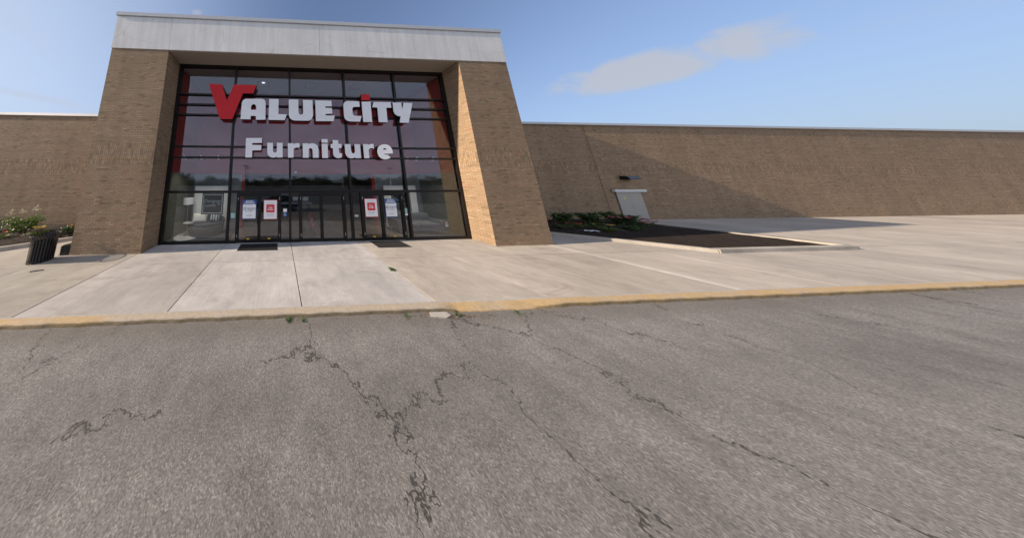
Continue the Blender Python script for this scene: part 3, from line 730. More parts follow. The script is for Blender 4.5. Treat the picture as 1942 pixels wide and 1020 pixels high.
sign_letter(['C'], 'white letter C before the letter with the red dot', M['white_face'], G1)
sign_letter(['I', 'dot'], 'white letter i with a square red dot', M['white_face'], G1, M['red_face'])
sign_letter(['T'], 'white capital letter T in the upper sign row', M['white_face'], G1)
sign_letter(['Y'], 'white letter y that ends the upper sign row', M['white_face'], G1)
sign_letter(['F'], 'white capital letter F that starts the lower sign row', M['white_face'], G2)
sign_letter(['u'], 'white letter u just after the F in the lower sign row', M['white_face'], G2)
sign_letter(['r'], 'white letter r between u and n in the lower sign row', M['white_face'], G2)
sign_letter(['n'], 'white letter n in the lower sign row', M['white_face'], G2)
sign_letter(['i', 'idot'], 'white letter i with a white dot in the lower sign row', M['white_face'], G2)
sign_letter(['t'], 'white small letter t in the lower sign row', M['white_face'], G2)
sign_letter(['u2'], 'white letter u just after the small t in the lower sign row', M['white_face'], G2)
sign_letter(['r2'], 'white letter r just before the last e in the lower sign row', M['white_face'], G2)
sign_letter(['e'], 'white letter e that ends the lower sign row', M['white_face'], G2)

# ================================================================== POSTERS AND STICKERS ON THE GLASS
def bars(parent, x, z, w, y, mat, h=0.008, name='small_print'):
    q = MB()
    for zz_, f in z: q.box(x - w * f / 2, y - 0.0006, zz_ - h / 2, x + w * f / 2, y, zz_ + h / 2)
    q.build(name, mat, parent)
def dream_poster(x0, x1, z0, z1, label):
    y = YG - 0.05; cx = (x0 + x1) / 2; h = z1 - z0
    t = wthing('poster', label, 'poster', (cx, y, z0), 'grand opening posters')
    q = MB(); q.box(x0, y, z0, x1, y + 0.004, z1); q.build('backing', M['poster_blue'], t)
    q = MB(); q.box(x0 + 0.025, y - 0.001, z0 + 0.025, x1 - 0.025, y - 0.0002, z1 - 0.195); q.build('white_field', M['poster_white'], t)
    lettering('heading_lettering', 'GRAND\nOPENING!', cx, y - 0.001, z1 - 0.098, 0.088, M['poster_white'], t, bold=0.002, space=1.12, lines=0.85)
    lettering('dream_lettering', 'dream', cx, y - 0.0025, z0 + 0.445, 0.215, M['ink'], t, space=0.98)
    lettering('mattress_lettering', 'MATTRESS', cx, y - 0.0025, z0 + 0.335, 0.062, M['ink'], t, bold=0.001, space=1.35)
    lettering('studio_lettering', 'STUDIO', cx, y - 0.0025, z0 + 0.278, 0.038, M['ink'], t, space=1.3)
    for bz in ((z0 + 0.57, 0.6), (z0 + 0.16, 0.62), (z0 + 0.135, 0.4)): bars(t, cx, [bz], 0.5, y - 0.0022, M['ink'])
def deals_poster(x0, x1, z0, z1, label):
    y = YG - 0.05; cx = (x0 + x1) / 2
    t = wthing('poster', label, 'poster', (cx, y, z0), 'top deals posters')
    q = MB(); q.box(x0, y, z0, x1, y + 0.004, z1); q.build('backing', M['poster_red'], t)
    q = MB(); q.box(x0 + 0.018, y - 0.001, z0 + 0.018, x1 - 0.018, y - 0.0002, z1 - 0.018); q.build('white_field', M['poster_white'], t)
    q = MB(); q.box(cx - 0.185, y - 0.002, z0 + 0.285, cx + 0.185, y - 0.0012, z0 + 0.635); q.build('red_square', M['poster_red'], t)
    lettering('deals_lettering', 'Top\nDeals', cx, y - 0.0032, z0 + 0.46, 0.105, M['poster_white'], t, bold=0.002, lines=0.8)
    lettering('introducing_lettering', 'INTRODUCING', cx, y - 0.0022, z0 + 0.695, 0.042, M['ink'], t, space=1.1)
    lettering('match_lettering', 'PRICE MATCH', cx, y - 0.0022, z0 + 0.21, 0.044, M['ink'], t, space=1.05)
    lettering('guarantee_lettering', 'GUARANTEED', cx, y - 0.0022, z0 + 0.155, 0.044, M['ink'], t, space=1.05)
dream_poster(-1.67, -1.055, 0.99, 1.81, 'blue and white grand opening poster on the door nearest the wicker loveseat')
deals_poster(-0.73, -0.125, 0.97, 1.80, 'red edged top deals poster on the door beside the wheelchair sticker')
deals_poster(3.915, 4.515, 1.015, 1.83, 'red edged top deals poster on the door between the bare doors and a blue poster')
dream_poster(4.88, 5.445, 1.005, 1.815, 'blue and white grand opening poster on the door nearest the grey sofa')

t = wthing('access_sticker', 'blue and white wheelchair sticker on the glass beside a red edged poster', 'sticker', (0.228, YG - 0.006, 1.08))
q = MB(); q.box(0.145, YG - 0.0075, 1.085, 0.311, YG - 0.0045, 1.245); q.build('blue_field', M['poster_blue'], t)
q = MB(); yy = YG - 0.0085
q.tube([(0.222, yy, 1.215), (0.222, yy, 1.165), (0.252, yy, 1.165), (0.272, yy, 1.115), (0.285, yy, 1.118)], 0.007, 6)
q.tube([(0.222 + 0.044 * math.cos(a), yy, 1.145 + 0.040 * math.sin(a)) for a in [R(110 + k * 20) for k in range(12)]], 0.006, 6)
q.ball((0.222, yy, 1.228), 0.011, 0.003, 0.011, 2); q.build('wheelchair_symbol', M['poster_white'], t)
def sticker(x0, z0, x1, z1, mat, label):
    q = MB(); q.box(x0, YG - 0.0075, z0, x1, YG - 0.0045, z1); tag(q.build('window_sticker', mat), label, 'sticker', 'window stickers')
sticker(0.15, 1.265, 0.315, 1.40, M['poster_white'], 'white sticker right above the wheelchair sticker')
sticker(-2.17, 1.03, -1.99, 1.24, M['teal_tag'], 'pale teal sticker on the narrow pane beside the loveseat window')
sticker(5.84, 1.16, 5.965, 1.38, M['teal_tag'], 'pale teal sticker on the narrow pane beside the grey sofa')
sticker(5.845, 1.05, 5.965, 1.145, M['poster_white'], 'small white sticker just below a pale teal sticker')
sticker(3.43, 1.02, 3.60, 1.11, M['sign_grey'], 'small grey sticker on the narrow pane between two pairs of doors')

def window_sign(x0, x1, z0, z1, y, text, label, size):
    cx, cz = (x0 + x1) / 2, (z0 + z1) / 2
    t = wthing('window_sign', label, 'sign', (cx, y, z0), 'black square window signs')
    q = MB(); q.box(x0, y, z0, x1, y + 0.02, z1); q.build('backing', M['sign_black'], t)
    q = MB(); m, w = 0.045, 0.032
    q.box(x0 + m, y - 0.004, z0 + m, x1 - m, y - 0.0005, z0 + m + w); q.box(x0 + m, y - 0.004, z1 - m - w, x1 - m, y - 0.0005, z1 - m)
    q.box(x0 + m, y - 0.004, z0 + m + w, x0 + m + w, y - 0.0005, z1 - m - w); q.box(x1 - m - w, y - 0.004, z0 + m + w, x1 - m, y - 0.0005, z1 - m - w); q.build('silver_border', M['sign_grey'], t)
    lettering('sign_lettering', text, cx, y - 0.001, cz + 0.03, size, M['sign_grey'], t, lines=0.82)
    for xx in (x0 + 0.06, x1 - 0.06): q = MB(); q.tube([(xx, y + 0.01, z1), (xx, y + 0.01, ZR[1] - 0.05)], 0.003, 5); q.build('hanging_wire', M['galv'], t)
window_sign(-3.49, -2.545, 1.185, 2.095, YG + 0.03, 'Designer\nLooks\u2122', 'black square sign with a silver border hanging above the wicker loveseat', 0.205)
window_sign(5.35, 6.28, 1.185, 2.095, YG + 0.10, 'Designer\nLooks\u2122', 'black square sign half hidden behind the door frame by the grey sofa', 0.205)

# ================================================================== INTERIOR
YI = 2.95; ZRED = 3.09
b = MB(); b.box(XL1, YG + 0.06, -0.1, XR0, 8.79, 0.003); tag(b.build('interior_floor', M['tile']), kind='structure')
b = MB(); b.box(XL1 + 0.03, YG + 0.12, 0.004, -2.33, YI, 0.010); b.box(6.1, YG + 0.12, 0.004, XR0 - 0.03, YI, 0.010); tag(b.build('display_floor', M['carpet']), kind='structure')
for x0, x1, nm in ((XL1 + 0.002, XL1 + 0.03, 'side_wall'), (XR0 - 0.03, XR0 - 0.002, 'side_wall')):
    b = MB(); b.box(x0, YG + 0.07, ZRED, x1, YI, 8.42); tag(b.build('interior_red_wall', M['red_wall']), kind='structure')
    b = MB(); b.box(x0, YG + 0.07, 0.0, x1, YI, ZRED - 0.002); tag(b.build('interior_brick_wall', M['sage']), kind='structure')
b = MB(); b.box(XL1 + 0.03, YI, ZRED, XR0 - 0.03, YI + 0.15, 8.42); tag(b.build('interior_red_wall', M['red_wall']), kind='structure')
b = MB(); b.box(XL1 + 0.03, YI + 0.005, 0.0, -2.30, YI + 0.14, ZRED - 0.002); b.box(5.90, YI + 0.005, 0.0, XR0 - 0.03, YI + 0.14, ZRED - 0.002); tag(b.build('interior_grey_wall', M['grey_wall']), kind='structure')
b = MB(); b.box(-2.30, YI - 0.012, 0.0, -2.16, YI + 0.16, ZRED - 0.002); b.box(5.72, YI - 0.012, 0.0, 5.90, YI + 0.16, ZRED - 0.002); tag(b.build('interior_red_pillar', M['red_wall']), kind='structure')
b = MB(); b.box(XL1, YG + 0.11, 8.42, XR0, YI + 0.2, 8.50); b.box(XL1, YI + 0.15, ZRED + 0.05, XR0, 8.8, ZRED + 0.15); tag(b.build('interior_ceiling', M['ceiling']), kind='structure')
b = MB(); b.box(XL1 + 0.002, YI + 0.16, 0, XL1 + 0.05, 8.7, ZRED + 0.04); b.box(XR0 - 0.05, YI + 0.16, 0, XR0 - 0.002, 8.7, ZRED + 0.04); b.box(XL1 + 0.05, 8.6, 0, XR0 - 0.05, 8.7, ZRED + 0.04); tag(b.build('showroom_wall', M['dark_wall']), kind='structure')

for i, (x, lab) in enumerate(((-1.02, 'square ceiling light over the door with two posters nearest the V'), (1.84, 'square ceiling light over the bare middle doors'), (4.65, 'square ceiling light above the letters T and i'))):
    t = wthing('ceiling_light', lab, 'ceiling light', (x, 2.0, 8.41), 'square ceiling lights behind the glass')
    q = MB()
    for a0, c0, a1, c1 in ((-0.34, -0.27, 0.34, -0.23), (-0.34, 0.23, 0.34, 0.27), (-0.34, -0.23, -0.30, 0.23), (0.30, -0.23, 0.34, 0.23)): q.box(x + a0, 2.0 + c0, 8.385, x + a1, 2.0 + c1, 8.419)
    q.build('frame', M['black'], t)
    q = MB(); q.box(x - 0.30, 1.77, 8.405, x + 0.30, 2.23, 8.418); q.build('diffuser', M['ceiling'], t)
    if i == 0:
        q = MB(); q.ball((x, 1.85, 8.39), 0.10, 0.06, 0.02, 2); q.build('bulb', emit_mat('lit_bulb', (0.85, 0.9, 1.0), 0.7), t)
for x, aim in ((-4.60, (-4.7, 2.0)), (-3.83, (-3.8, 2.0)), (-3.02, (-3.5, 2.0)), (6.55, (6.6, 1.9)), (7.05, (7.2, 1.9)), (7.93, (8.0, 1.9))):
    near = 'loveseat' if x < 0 else 'sofa'
    t = wthing('track_light', {-4.60: 'small white spotlight over the floor lamp window, closest to the pier', -3.83: 'small white spotlight above the black window sign', -3.02: 'small white spotlight above the loveseat window, closest to the doors',
        6.55: 'small white spotlight above the grey sofa, closest to the doors', 7.05: 'middle small white spotlight above the grey sofa', 7.93: 'small white spotlight above the grey sofa, closest to the pier'}[x], 'spotlight', (x, 1.10, 3.80), 'small spotlights over the window displays')
    q = MB(); q.tube([(x, 1.06, 3.86), (x, 1.10, 3.80), (x + 0.01, 1.16, 3.70)], [0.03, 0.045, 0.05], 10); q.build('lamp_housing', M['poster_white'], t)
    q = MB(); q.tube([(x, 1.0, 3.86), (x, 1.06, 3.86)], 0.012, 6); q.build('bracket', M['galv'], t)
    ld = bpy.data.lights.new('track_bulb', 'SPOT'); ld.energy = 40; ld.spot_size = R(76); ld.spot_blend = 1.0; ld.shadow_soft_size = 0.05; ld.color = (1.0, 0.93, 0.82)
    lo = bpy.data.objects.new('track_bulb', ld); COL.objects.link(lo); lo.location = (x + 0.012, 1.175, 3.67)
    lo.rotation_euler = (Vector((aim[0], aim[1], 0.3)) - lo.location).to_track_quat('-Z', 'Y').to_euler()
q = MB(); q.box(0.88, YI - 0.03, 3.13, 1.02, YI - 0.005, 3.24, 0.004); tag(q.build('motion_sensor', M['poster_white']), 'small white sensor on the red wall over the middle doors', 'sensor')

# wicker loveseat in the window
rz = R(6)
t = thing('wicker_loveseat', 'round wicker loveseat with slate cushions in the window', 'loveseat', (-3.72, 2.02, 0.012), rz)
q = MB(); prof = []
n = 26
def ell(a, k): return Vector((0.80 * k * math.cos(a), 0.60 * k * math.sin(a), 0))
rings = []
for z, k in ((0.0, 0.92), (0.05, 0.95), (0.22, 0.99), (0.42, 1.0), (0.46, 0.98)): rings.append([q.bm.verts.new(ell(2 * math.pi * i / n, k) + Vector((0, 0, z))) for i in range(n)])
for a, c in zip(rings, rings[1:]):
    for i in range(n): q.bm.faces.new((a[i], a[(i + 1) % n], c[(i + 1) % n], c[i]))
q.bm.faces.new(rings[-1]); q.bm.faces.new(rings[0]); q.build('wicker_base', M['wicker'], t, smooth='auto')
q = MB(); prev = None
for i in range(25):
    a = R(-18 + 216 * i / 24); hgt = 0.60 + 0.24 * max(0.0, math.sin(R(180 * i / 24))) ** 0.7
    ring = []
    for rr, z in ((1.0, 0.40), (1.04, 0.55), (1.05, hgt - 0.03), (0.99, hgt), (0.88, hgt - 0.04), (0.83, 0.46)):
        ring.append(q.bm.verts.new(ell(a, rr) + Vector((0, 0, z))))
    if prev:
        for k in range(6): q.bm.faces.new((prev[k], ring[k], ring[(k + 1) % 6], prev[(k + 1) % 6]))
    else: q.bm.faces.new(ring)
    prev = ring
q.bm.faces.new(prev); q.build('backrest', M['slate'], t, smooth='auto')
q = MB(); q.lathe([(0.01, 0.47), (0.66, 0.47), (0.69, 0.50), (0.69, 0.55), (0.65, 0.58), (0.01, 0.585)], 0, 0, 28)
for v in q.bm.verts: v.co.y = v.co.y * 0.74 - 0.04
q.build('seat_cushion', M['slate'], t, smooth='auto')
q = MB(); q.pillow((-0.33, -0.08, 0.80), 0.72, 0.46, 0.24, Matrix.Rotation(R(-18), 3, 'X')); tag(q.build('pillow', M['fur'], None, smooth=True), 'fluffy white long pillow on the wicker loveseat', 'pillow')
pl = bpy.context.scene.objects['pillow']; pl.matrix_world = Matrix.Translation((-3.72, 2.02, 0.012)) @ Matrix.Rotation(rz, 4, 'Z')
q = MB(); q.pillow((0.38, -0.02, 0.82), 0.50, 0.48, 0.20, Matrix.Rotation(R(-14), 3, 'X') @ Matrix.Rotation(R(12), 3, 'Y')); 
p2 = tag(q.build('pillow', None, None, smooth=True), 'slate and white striped square pillow on the wicker loveseat', 'pillow')
ts = NT('striped_fabric'); s_ = ts.n('ShaderNodeSeparateXYZ'); ts.l(ts.obj(), s_.inputs[0])
ts.col(ts.mix(ts.math('GREATER_THAN', ts.math('SINE', ts.math('MULTIPLY', s_.outputs[0], 52.0)), 0.1), (0.60, 0.60, 0.60), (0.12, 0.14, 0.17))); ts.fin(0.9)
p2.data.materials.clear(); p2.data.materials.append(ts.m); p2.matrix_world = pl.matrix_world.copy()

t = thing('side_table', 'small round stone topped table with crossed legs beside the loveseat', 'side table', (-4.50, 1.80, 0.03))
q = MB(); q.lathe([(0.01, 0.575), (0.25, 0.575), (0.26, 0.585), (0.26, 0.605), (0.25, 0.61), (0.01, 0.61)], 0, 0, 28); q.build('table_top', M['stone_top'], t, smooth='auto')
for k in range(4):
    a = R(90 * k + 20); q = MB(); q.tube([(0.20 * math.cos(a), 0.20 * math.sin(a), -0.018), (-0.16 * math.cos(a + 0.5), -0.16 * math.sin(a + 0.5), 0.575)], 0.014, 6); q.build('leg', M['brass'], t)
t = thing('floor_lamp', 'brass floor lamp with a white drum shade in the window', 'floor lamp', (-5.0 + 0.12, 2.25, 0.012))
q = MB(); q.lathe([(0.01, 0.0), (0.15, 0.0), (0.15, 0.02), (0.02, 0.03)], 0, 0, 20); q.build('base', M['brass'], t)
q = MB(); q.tube([(0, 0, 0.03), (0, 0, 1.62)], 0.016, 8); q.build('pole', M['brass'], t)
q = MB(); q.lathe([(0.235, 1.42), (0.24, 1.42), (0.24, 1.75), (0.235, 1.75)], 0, 0, 32); q.build('lamp_shade', M['shade'], t, smooth='auto')
q = MB(); q.lathe([(0.01, 0.0)] + [(0.55 * k / 6, 0.018) for k in range(1, 7)] + [(0.57, 0.0)], 0, 0, 40)
random.seed(3)
for i in range(1500):
    a = random.uniform(0, 6.283); r_ = 0.57 * math.sqrt(random.random()); p = Vector((r_ * math.cos(a), r_ * math.sin(a), 0.015))
    q.leaf(p, Vector((random.uniform(-.6, .6), random.uniform(-.6, .6), 0.7)).normalized(), Vector((0, 0, 1)), random.uniform(0.03, 0.06), 0.012)
rg = tag(q.build('shaggy_rug', M['fur'], normals=False), 'round shaggy white rug under the side table', 'rug'); rg.location = (-4.45, 1.72, 0.011)

def display_panel(x0, x1, label):
    t = wthing('display_panel', label, 'display panel', ((x0 + x1) / 2, 2.62, 0.01), 'white display panels behind the seating')
    q = MB(); q.box(x0, 2.60, 0.05, x1, 2.66, 2.385, 0.004); q.build('panel', M['white_paint'], t)
    q = MB(); q.box(x0 + 0.1, 2.45, 0.011, x0 + 0.2, 2.82, 0.05); q.box(x1 - 0.2, 2.45, 0.011, x1 - 0.1, 2.82, 0.05); q.build('foot', M['galv'], t)
display_panel(-4.80, -2.96, 'tall white display panel behind the wicker loveseat')
display_panel(6.18, 8.18, 'tall white display panel behind the grey sofa')

t = thing('sofa', 'long grey sofa in the window beside the sunlit pier', 'sofa', (7.15, 1.85, 0.012), R(-3))
q = MB(); q.box(-1.12, -0.42, 0.15, 1.12, 0.42, 0.34, 0.03); q.build('frame', M['sofa'], t)
for k in (-1, 1):
    q = MB(); q.box(k * 0.48 - 0.475, -0.44, 0.345, k * 0.48 + 0.475, 0.24, 0.50, 0.05); q.build('seat_cushion', M['sofa'], t, smooth='auto')
    q = MB(); q.box(k * 0.48 - 0.475, 0.18, 0.46, k * 0.48 + 0.475, 0.40, 0.90, 0.07); q.build('back_cushion', M['sofa'], t, smooth='auto')
    q = MB(); q.box(k * 1.06 - 0.10, -0.44, 0.30, k * 1.06 + 0.10, 0.42, 0.66, 0.06); q.build('armrest', M['sofa'], t, smooth='auto')
for sx in (-1, 1):
    for sy in (-1, 1):
        q = MB(); q.tube([(sx * 1.02, sy * 0.34, 0.0), (sx * 0.98, sy * 0.31, 0.16)], [0.016, 0.026], 8); q.build('leg', M['brass'], t)
t = wthing('hang_tag', 'white and red price tag hanging on the sofa arm', 'price tag', (8.33, 1.32, 0.45))
q = MB(); q.box(8.26, 1.30, 0.38, 8.40, 1.304, 0.60); q.build('card', M['poster_white'], t)
q = MB(); q.box(8.285, 1.2985, 0.50, 8.375, 1.2998, 0.57); q.build('red_patch', M['poster_red'], t)

t = thing('easel_sign', 'red sign leaning on a thin black easel inside the middle doors', 'sign', (1.80, 1.78, 0.004), R(62))
q = MB(); q.prism([(-0.27, 0.28), (0.27, 0.28), (0.27, 1.02), (-0.27, 1.02)], -0.012, 0.0, 'y'); bd = q.build('board', M['poster_red'], t)
bd.rotation_euler = (R(-14), 0, 0)
q = MB(); q.box(-0.15, -0.0145, 0.60, 0.15, -0.0125, 0.80); q.box(-0.2, -0.0145, 0.42, 0.2, -0.0125, 0.47); q.build('printed_panel', M['sign_grey'], bd)
q = MB(); q.tube([(-0.26, -0.10, 0), (-0.05, 0.24, 1.12)], 0.010, 6); q.tube([(0.26, -0.10, 0), (0.05, 0.24, 1.12)], 0.010, 6); q.tube([(0, 0.62, 0), (0, 0.24, 1.12)], 0.010, 6); q.tube([(-0.28, 0.02, 0.27), (0.28, 0.02, 0.27)], 0.012, 6); q.build('easel', M['black'], t)

t = thing('reception_desk', 'dark reception desk with a white top deep inside the store', 'desk', (1.15, 5.8, 0.004))
q = MB(); q.box(-1.35, -0.35, 0.0, 1.2, 0.35, 0.98); q.build('front_panel', M['black'], t)
q = MB(); q.box(-1.45, -0.42, 0.982, 1.3, 0.42, 1.03, 0.006); q.build('counter_top', M['white_paint'], t)
for k, x in enumerate((0.45, 1.25)):
    t = thing('monitor', ('white monitor at the end of the reception desk', 'white monitor standing near the middle of the reception desk')[1 - k], 'monitor', (x + 0.75, 5.72, 1.035), R(12), 'monitors on the reception desk')
    q = MB(); q.box(-0.22, -0.015, 0.12, 0.22, 0.015, 0.42, 0.005); q.build('screen_back', M['poster_white'], t)
    q = MB(); q.box(-0.03, 0.016, 0.0, 0.03, 0.035, 0.2); q.box(-0.1, -0.08, 0.0, 0.1, 0.08, 0.012); q.build('stand', M['galv'], t)
t = thing('desk_chair', 'charcoal chair in front of the reception desk', 'chair', (1.55, 4.9, 0.004))
q = MB(); q.box(-0.34, -0.04, 0.5, 0.34, 0.05, 1.05, 0.04); q.build('backrest', M['slate'], t, smooth='auto')
q = MB(); q.box(-0.32, 0.05, 0.42, 0.32, 0.55, 0.50, 0.03); q.build('seat', M['slate'], t, smooth='auto')
for sx in (-1, 1):
    for y in (0.0, 0.5):
        q = MB(); q.tube([(sx * 0.28, y, 0.0), (sx * 0.27, y, 0.44)], 0.014, 6); q.build('leg', M['black'], t)

# ================================================================== OUTSIDE OBJECTS
def doormat(x0, y0_, x1, y1_, label):
    t = wthing('doormat', label, 'doormat', ((x0 + x1) / 2, (y0_ + y1_) / 2, 0.0), 'black doormats')
    q = MB(); q.box(x0, y0_, 0.002, x1, y1_, 0.010); q.build('rubber_edge', M['mat'], t)
    q = MB(); k = x0 + 0.05
    while k < x1 - 0.06: q.box(k, y0_ + 0.05, 0.0102, k + 0.022, y1_ - 0.05, 0.015); k += 0.034
    q.build('ribbed_field', M['mat'], t)
doormat(-1.64, 0.05, -0.095, 0.69, 'black doormat in front of the doors nearest the loveseat window')
doormat(3.96, 0.075, 5.33, 0.705, 'black doormat in front of the doors nearest the sofa window')

t = thing('trash_can', 'black slatted outdoor trash can with a flared top ring', 'trash can', (-7.99, -0.37, 0.002))
q = MB(); q.lathe([(0.01, 0.03), (0.215, 0.03), (0.225, 0.66), (0.205, 0.66), (0.195, 0.06), (0.01, 0.05)], 0, 0, 28); q.build('liner', M['liner'], t, smooth='auto')
for k in range(26):
    a = 2 * math.pi * k / 26
    q = MB(); w = 0.0135
    rs = ((0.240, 0.0), (0.242, 0.35), (0.246, 0.62), (0.258, 0.74), (0.285, 0.835))
    vv = []
    for r_, z in rs:
        for rr in (r_, r_ + 0.007):
            for sgn in (-1, 1): vv.append(q.bm.verts.new((rr * math.cos(a) - sgn * w * math.sin(a), rr * math.sin(a) + sgn * w * math.cos(a), z)))
    for i in range(len(rs) - 1):
        o_ = 4 * i
        for p_, q_ in ((0, 1), (1, 3), (3, 2), (2, 0)): q.bm.faces.new((vv[o_ + p_], vv[o_ + q_], vv[o_ + 4 + q_], vv[o_ + 4 + p_]))
    q.bm.faces.new((vv[0], vv[1], vv[3], vv[2])); q.bm.faces.new((vv[-4], vv[-3], vv[-1], vv[-2]))
    q.build('slat', M['slat_metal'], t)
for r_, z, nm in ((0.290, 0.84, 'top_ring'), (0.236, 0.60, 'band'), (0.234, 0.06, 'band')):
    q = MB(); q.tube([(r_ * math.cos(R(i * 10)), r_ * math.sin(R(i * 10)), z) for i in range(37)], 0.012, 8, cap=False); q.build(nm, M['black'], t, smooth='auto')

t = thing('utility_box', 'low black box with a silver edge beside the brick pier', 'box', (-7.78, 0.14, 0.002))
q = MB(); q.box(-0.115, -0.12, 0.0, 0.185, 0.22, 0.30, 0.01); q.build('body', M['sign_black'], t)
q = MB(); q.prism([(-0.135, 0.301), (0.19, 0.301), (0.19, 0.35), (-0.06, 0.35)], -0.13, 0.23, 'y'); q.build('lid', M['sign_black'], t)
q = MB(); q.box(-0.135, -0.14, 0.0, -0.118, 0.22, 0.30); q.box(-0.18, -0.14, 0.0, -0.136, 0.1, 0.02); q.build('silver_edge', M['chrome'], t)

# planting beds
def bed(name, xa, xb, yfun, hgt, seed):
    rnd = random.Random(seed); q = MB(); nx, ny = int((xb - xa) / 0.16), 26; g = []
    for i in range(nx + 1):
        x = xa + (xb - xa) * i / nx; row = []
        for j in range(ny + 1):
            v = j / ny; y = yfun(x) + 0.02 + (YB - 0.01 - yfun(x) - 0.02) * v
            z = 0.04 + hgt * math.sin(min(1.0, v * 2.4) * math.pi / 2) + rnd.uniform(-0.02, 0.02)
            row.append(q.bm.verts.new((x, y, z)))
        g.append(row)
    for i in range(nx):
        for j in range(ny): q.bm.faces.new((g[i][j], g[i + 1][j], g[i + 1][j + 1], g[i][j + 1]))
    return tag(q.build(name, M['mulch'], smooth=True), kind='structure')
yl = lambda x: max(-0.62, 1.56 + 0.773 * (x + 9.52))
yr = lambda x: max(-0.9, 1.12 - 0.765 * (x - 13.5))
bed('planting_bed_ground', -34.0, -7.62, lambda x: min(yl(x), 3.2), 0.17, 1)
bed('planting_bed_ground', 11.42, 22.3, lambda x: min(yr(x), 3.2), 0.05, 2)
def edging(pts, label):
    q = MB()
    for (x0, ya), (x1, yb_) in zip(pts, pts[1:]):
        d = Vector((x1 - x0, yb_ - ya)); n_ = Vector((-d.y, d.x)).normalized() * 0.07
        q.prism([(x0 - n_.x, ya - n_.y), (x1 - n_.x, yb_ - n_.y), (x1 + n_.x, yb_ + n_.y), (x0 + n_.x, ya + n_.y)], 0.0, 0.125)
    o = q.build('bed_edging', M['walk'], tones=(0.40, 0.365, 0.31)); tag(o, label, 'edging', 'concrete edging round the planting beds')
edging([(-7.62, yl(-7.62) - 0.02), (-12.3, yl(-12.3)), (-34.0, -0.62)], 'concrete edging round the bed with the white hydrangea')
edging([(11.42, yr(11.42) - 0.02), (16.14, -0.9), (22.3, -0.9), (22.3, 3.4)], 'concrete edging round the bed with the pink roses')

# plants
def plant(name, label, cat, loc, h, r, n, leafmat, leafL, leafW, stems=9, flowers=None, group=None, spread=1.0, droop=0.15, seed=1, flat=False):
    rnd = random.Random(seed); t = thing(name, label, cat, loc, 0.0, group)
    qs, ql = MB(), MB(); tones = []; ends = []
    for k in range(stems):
        a = 2 * math.pi * k / stems + rnd.uniform(-0.4, 0.4); rr = r * math.sqrt(rnd.uniform(0.05, 1.0)); hh = h * rnd.uniform(0.72, 1.0) * (1 - 0.25 * (rr / r) ** 2)
        pts = [Vector((0.05 * math.cos(a), 0.05 * math.sin(a), -0.05))]
        for s_i in range(1, 6):
            u = s_i / 5; pts.append(Vector((rr * (u ** 0.8) * math.cos(a) + rnd.uniform(-.02, .02), rr * (u ** 0.8) * math.sin(a) + rnd.uniform(-.02, .02), hh * u * (1 - droop * u * u) / (1 - droop) if droop < 1 else hh * u)))
        qs.tube(pts, [0.010 * (1 - 0.12 * i) for i in range(6)], 5); ends.append(pts[-1])
        for i in range(n // stems):
            u = rnd.uniform(0.12, 1.0) ** 0.7; f = u * 5; i0 = min(4, int(f)); p = pts[i0].lerp(pts[i0 + 1], f - i0)
            sc = r * 0.30 * rnd.random() ** 0.5
            p = p + Vector((rnd.gauss(0, 1), rnd.gauss(0, 1), rnd.gauss(0, 0.8))) * sc * 0.55
            d = Vector((rnd.gauss(0, 1), rnd.gauss(0, 1), rnd.uniform(-0.5, 0.8))).normalized()
            ql.leaf(p, d, Vector((rnd.gauss(0, .4), rnd.gauss(0, .4), 1)), leafL * rnd.uniform(0.65, 1.2), leafW * rnd.uniform(0.7, 1.2)); tones.append(rnd.random())
    qs.build('stem', M['wood'], t)
    ql.build('foliage', leafmat, t, normals=False, tones=lambda p: (tones[p.index],) * 3)
    if flowers:
        fm, spots, size, kind = flowers
        for sp in (spots if isinstance(spots, list) else [tuple(e + Vector((0, 0, 0.03))) for e in rnd.sample(ends, min(spots, len(ends)))]):
            q = MB(); tn = []
            for i in range(26 if kind == 'panicle' else 14):
                if kind == 'panicle':
                    u = rnd.random(); p = Vector((rnd.gauss(0, .35) * size * (1 - u * .8), rnd.gauss(0, .35) * size * (1 - u * .8), u * size * 1.3)); d = Vector((rnd.gauss(0, 1), rnd.gauss(0, 1), rnd.uniform(-.2, 1))).normalized(); L_, w_ = size * 0.42, size * 0.36
                elif kind == 'trumpet':
                    a = 2 * math.pi * (i % 6) / 6 + rnd.uniform(-.1, .1); p = Vector((0, 0, 0)); d = Vector((math.cos(a), math.sin(a), 0.75)).normalized(); L_, w_ = size, size * 0.5
                else:
                    a = rnd.uniform(0, 6.28); u = rnd.random(); p = Vector((math.cos(a), math.sin(a), 0)) * size * 0.2 * u; d = Vector((math.cos(a), math.sin(a), rnd.uniform(0.2, 1.4))).normalized(); L_, w_ = size * 0.7, size * 0.6
                q.leaf(p + Vector(sp), d, Vector((0, 0, 1)), L_ * rnd.uniform(.8, 1.1), w_); tn.append(rnd.random())
            q.build('flower', fm, t, normals=False, tones=lambda p, tn=tn: (tn[p.index],) * 3)
    return t
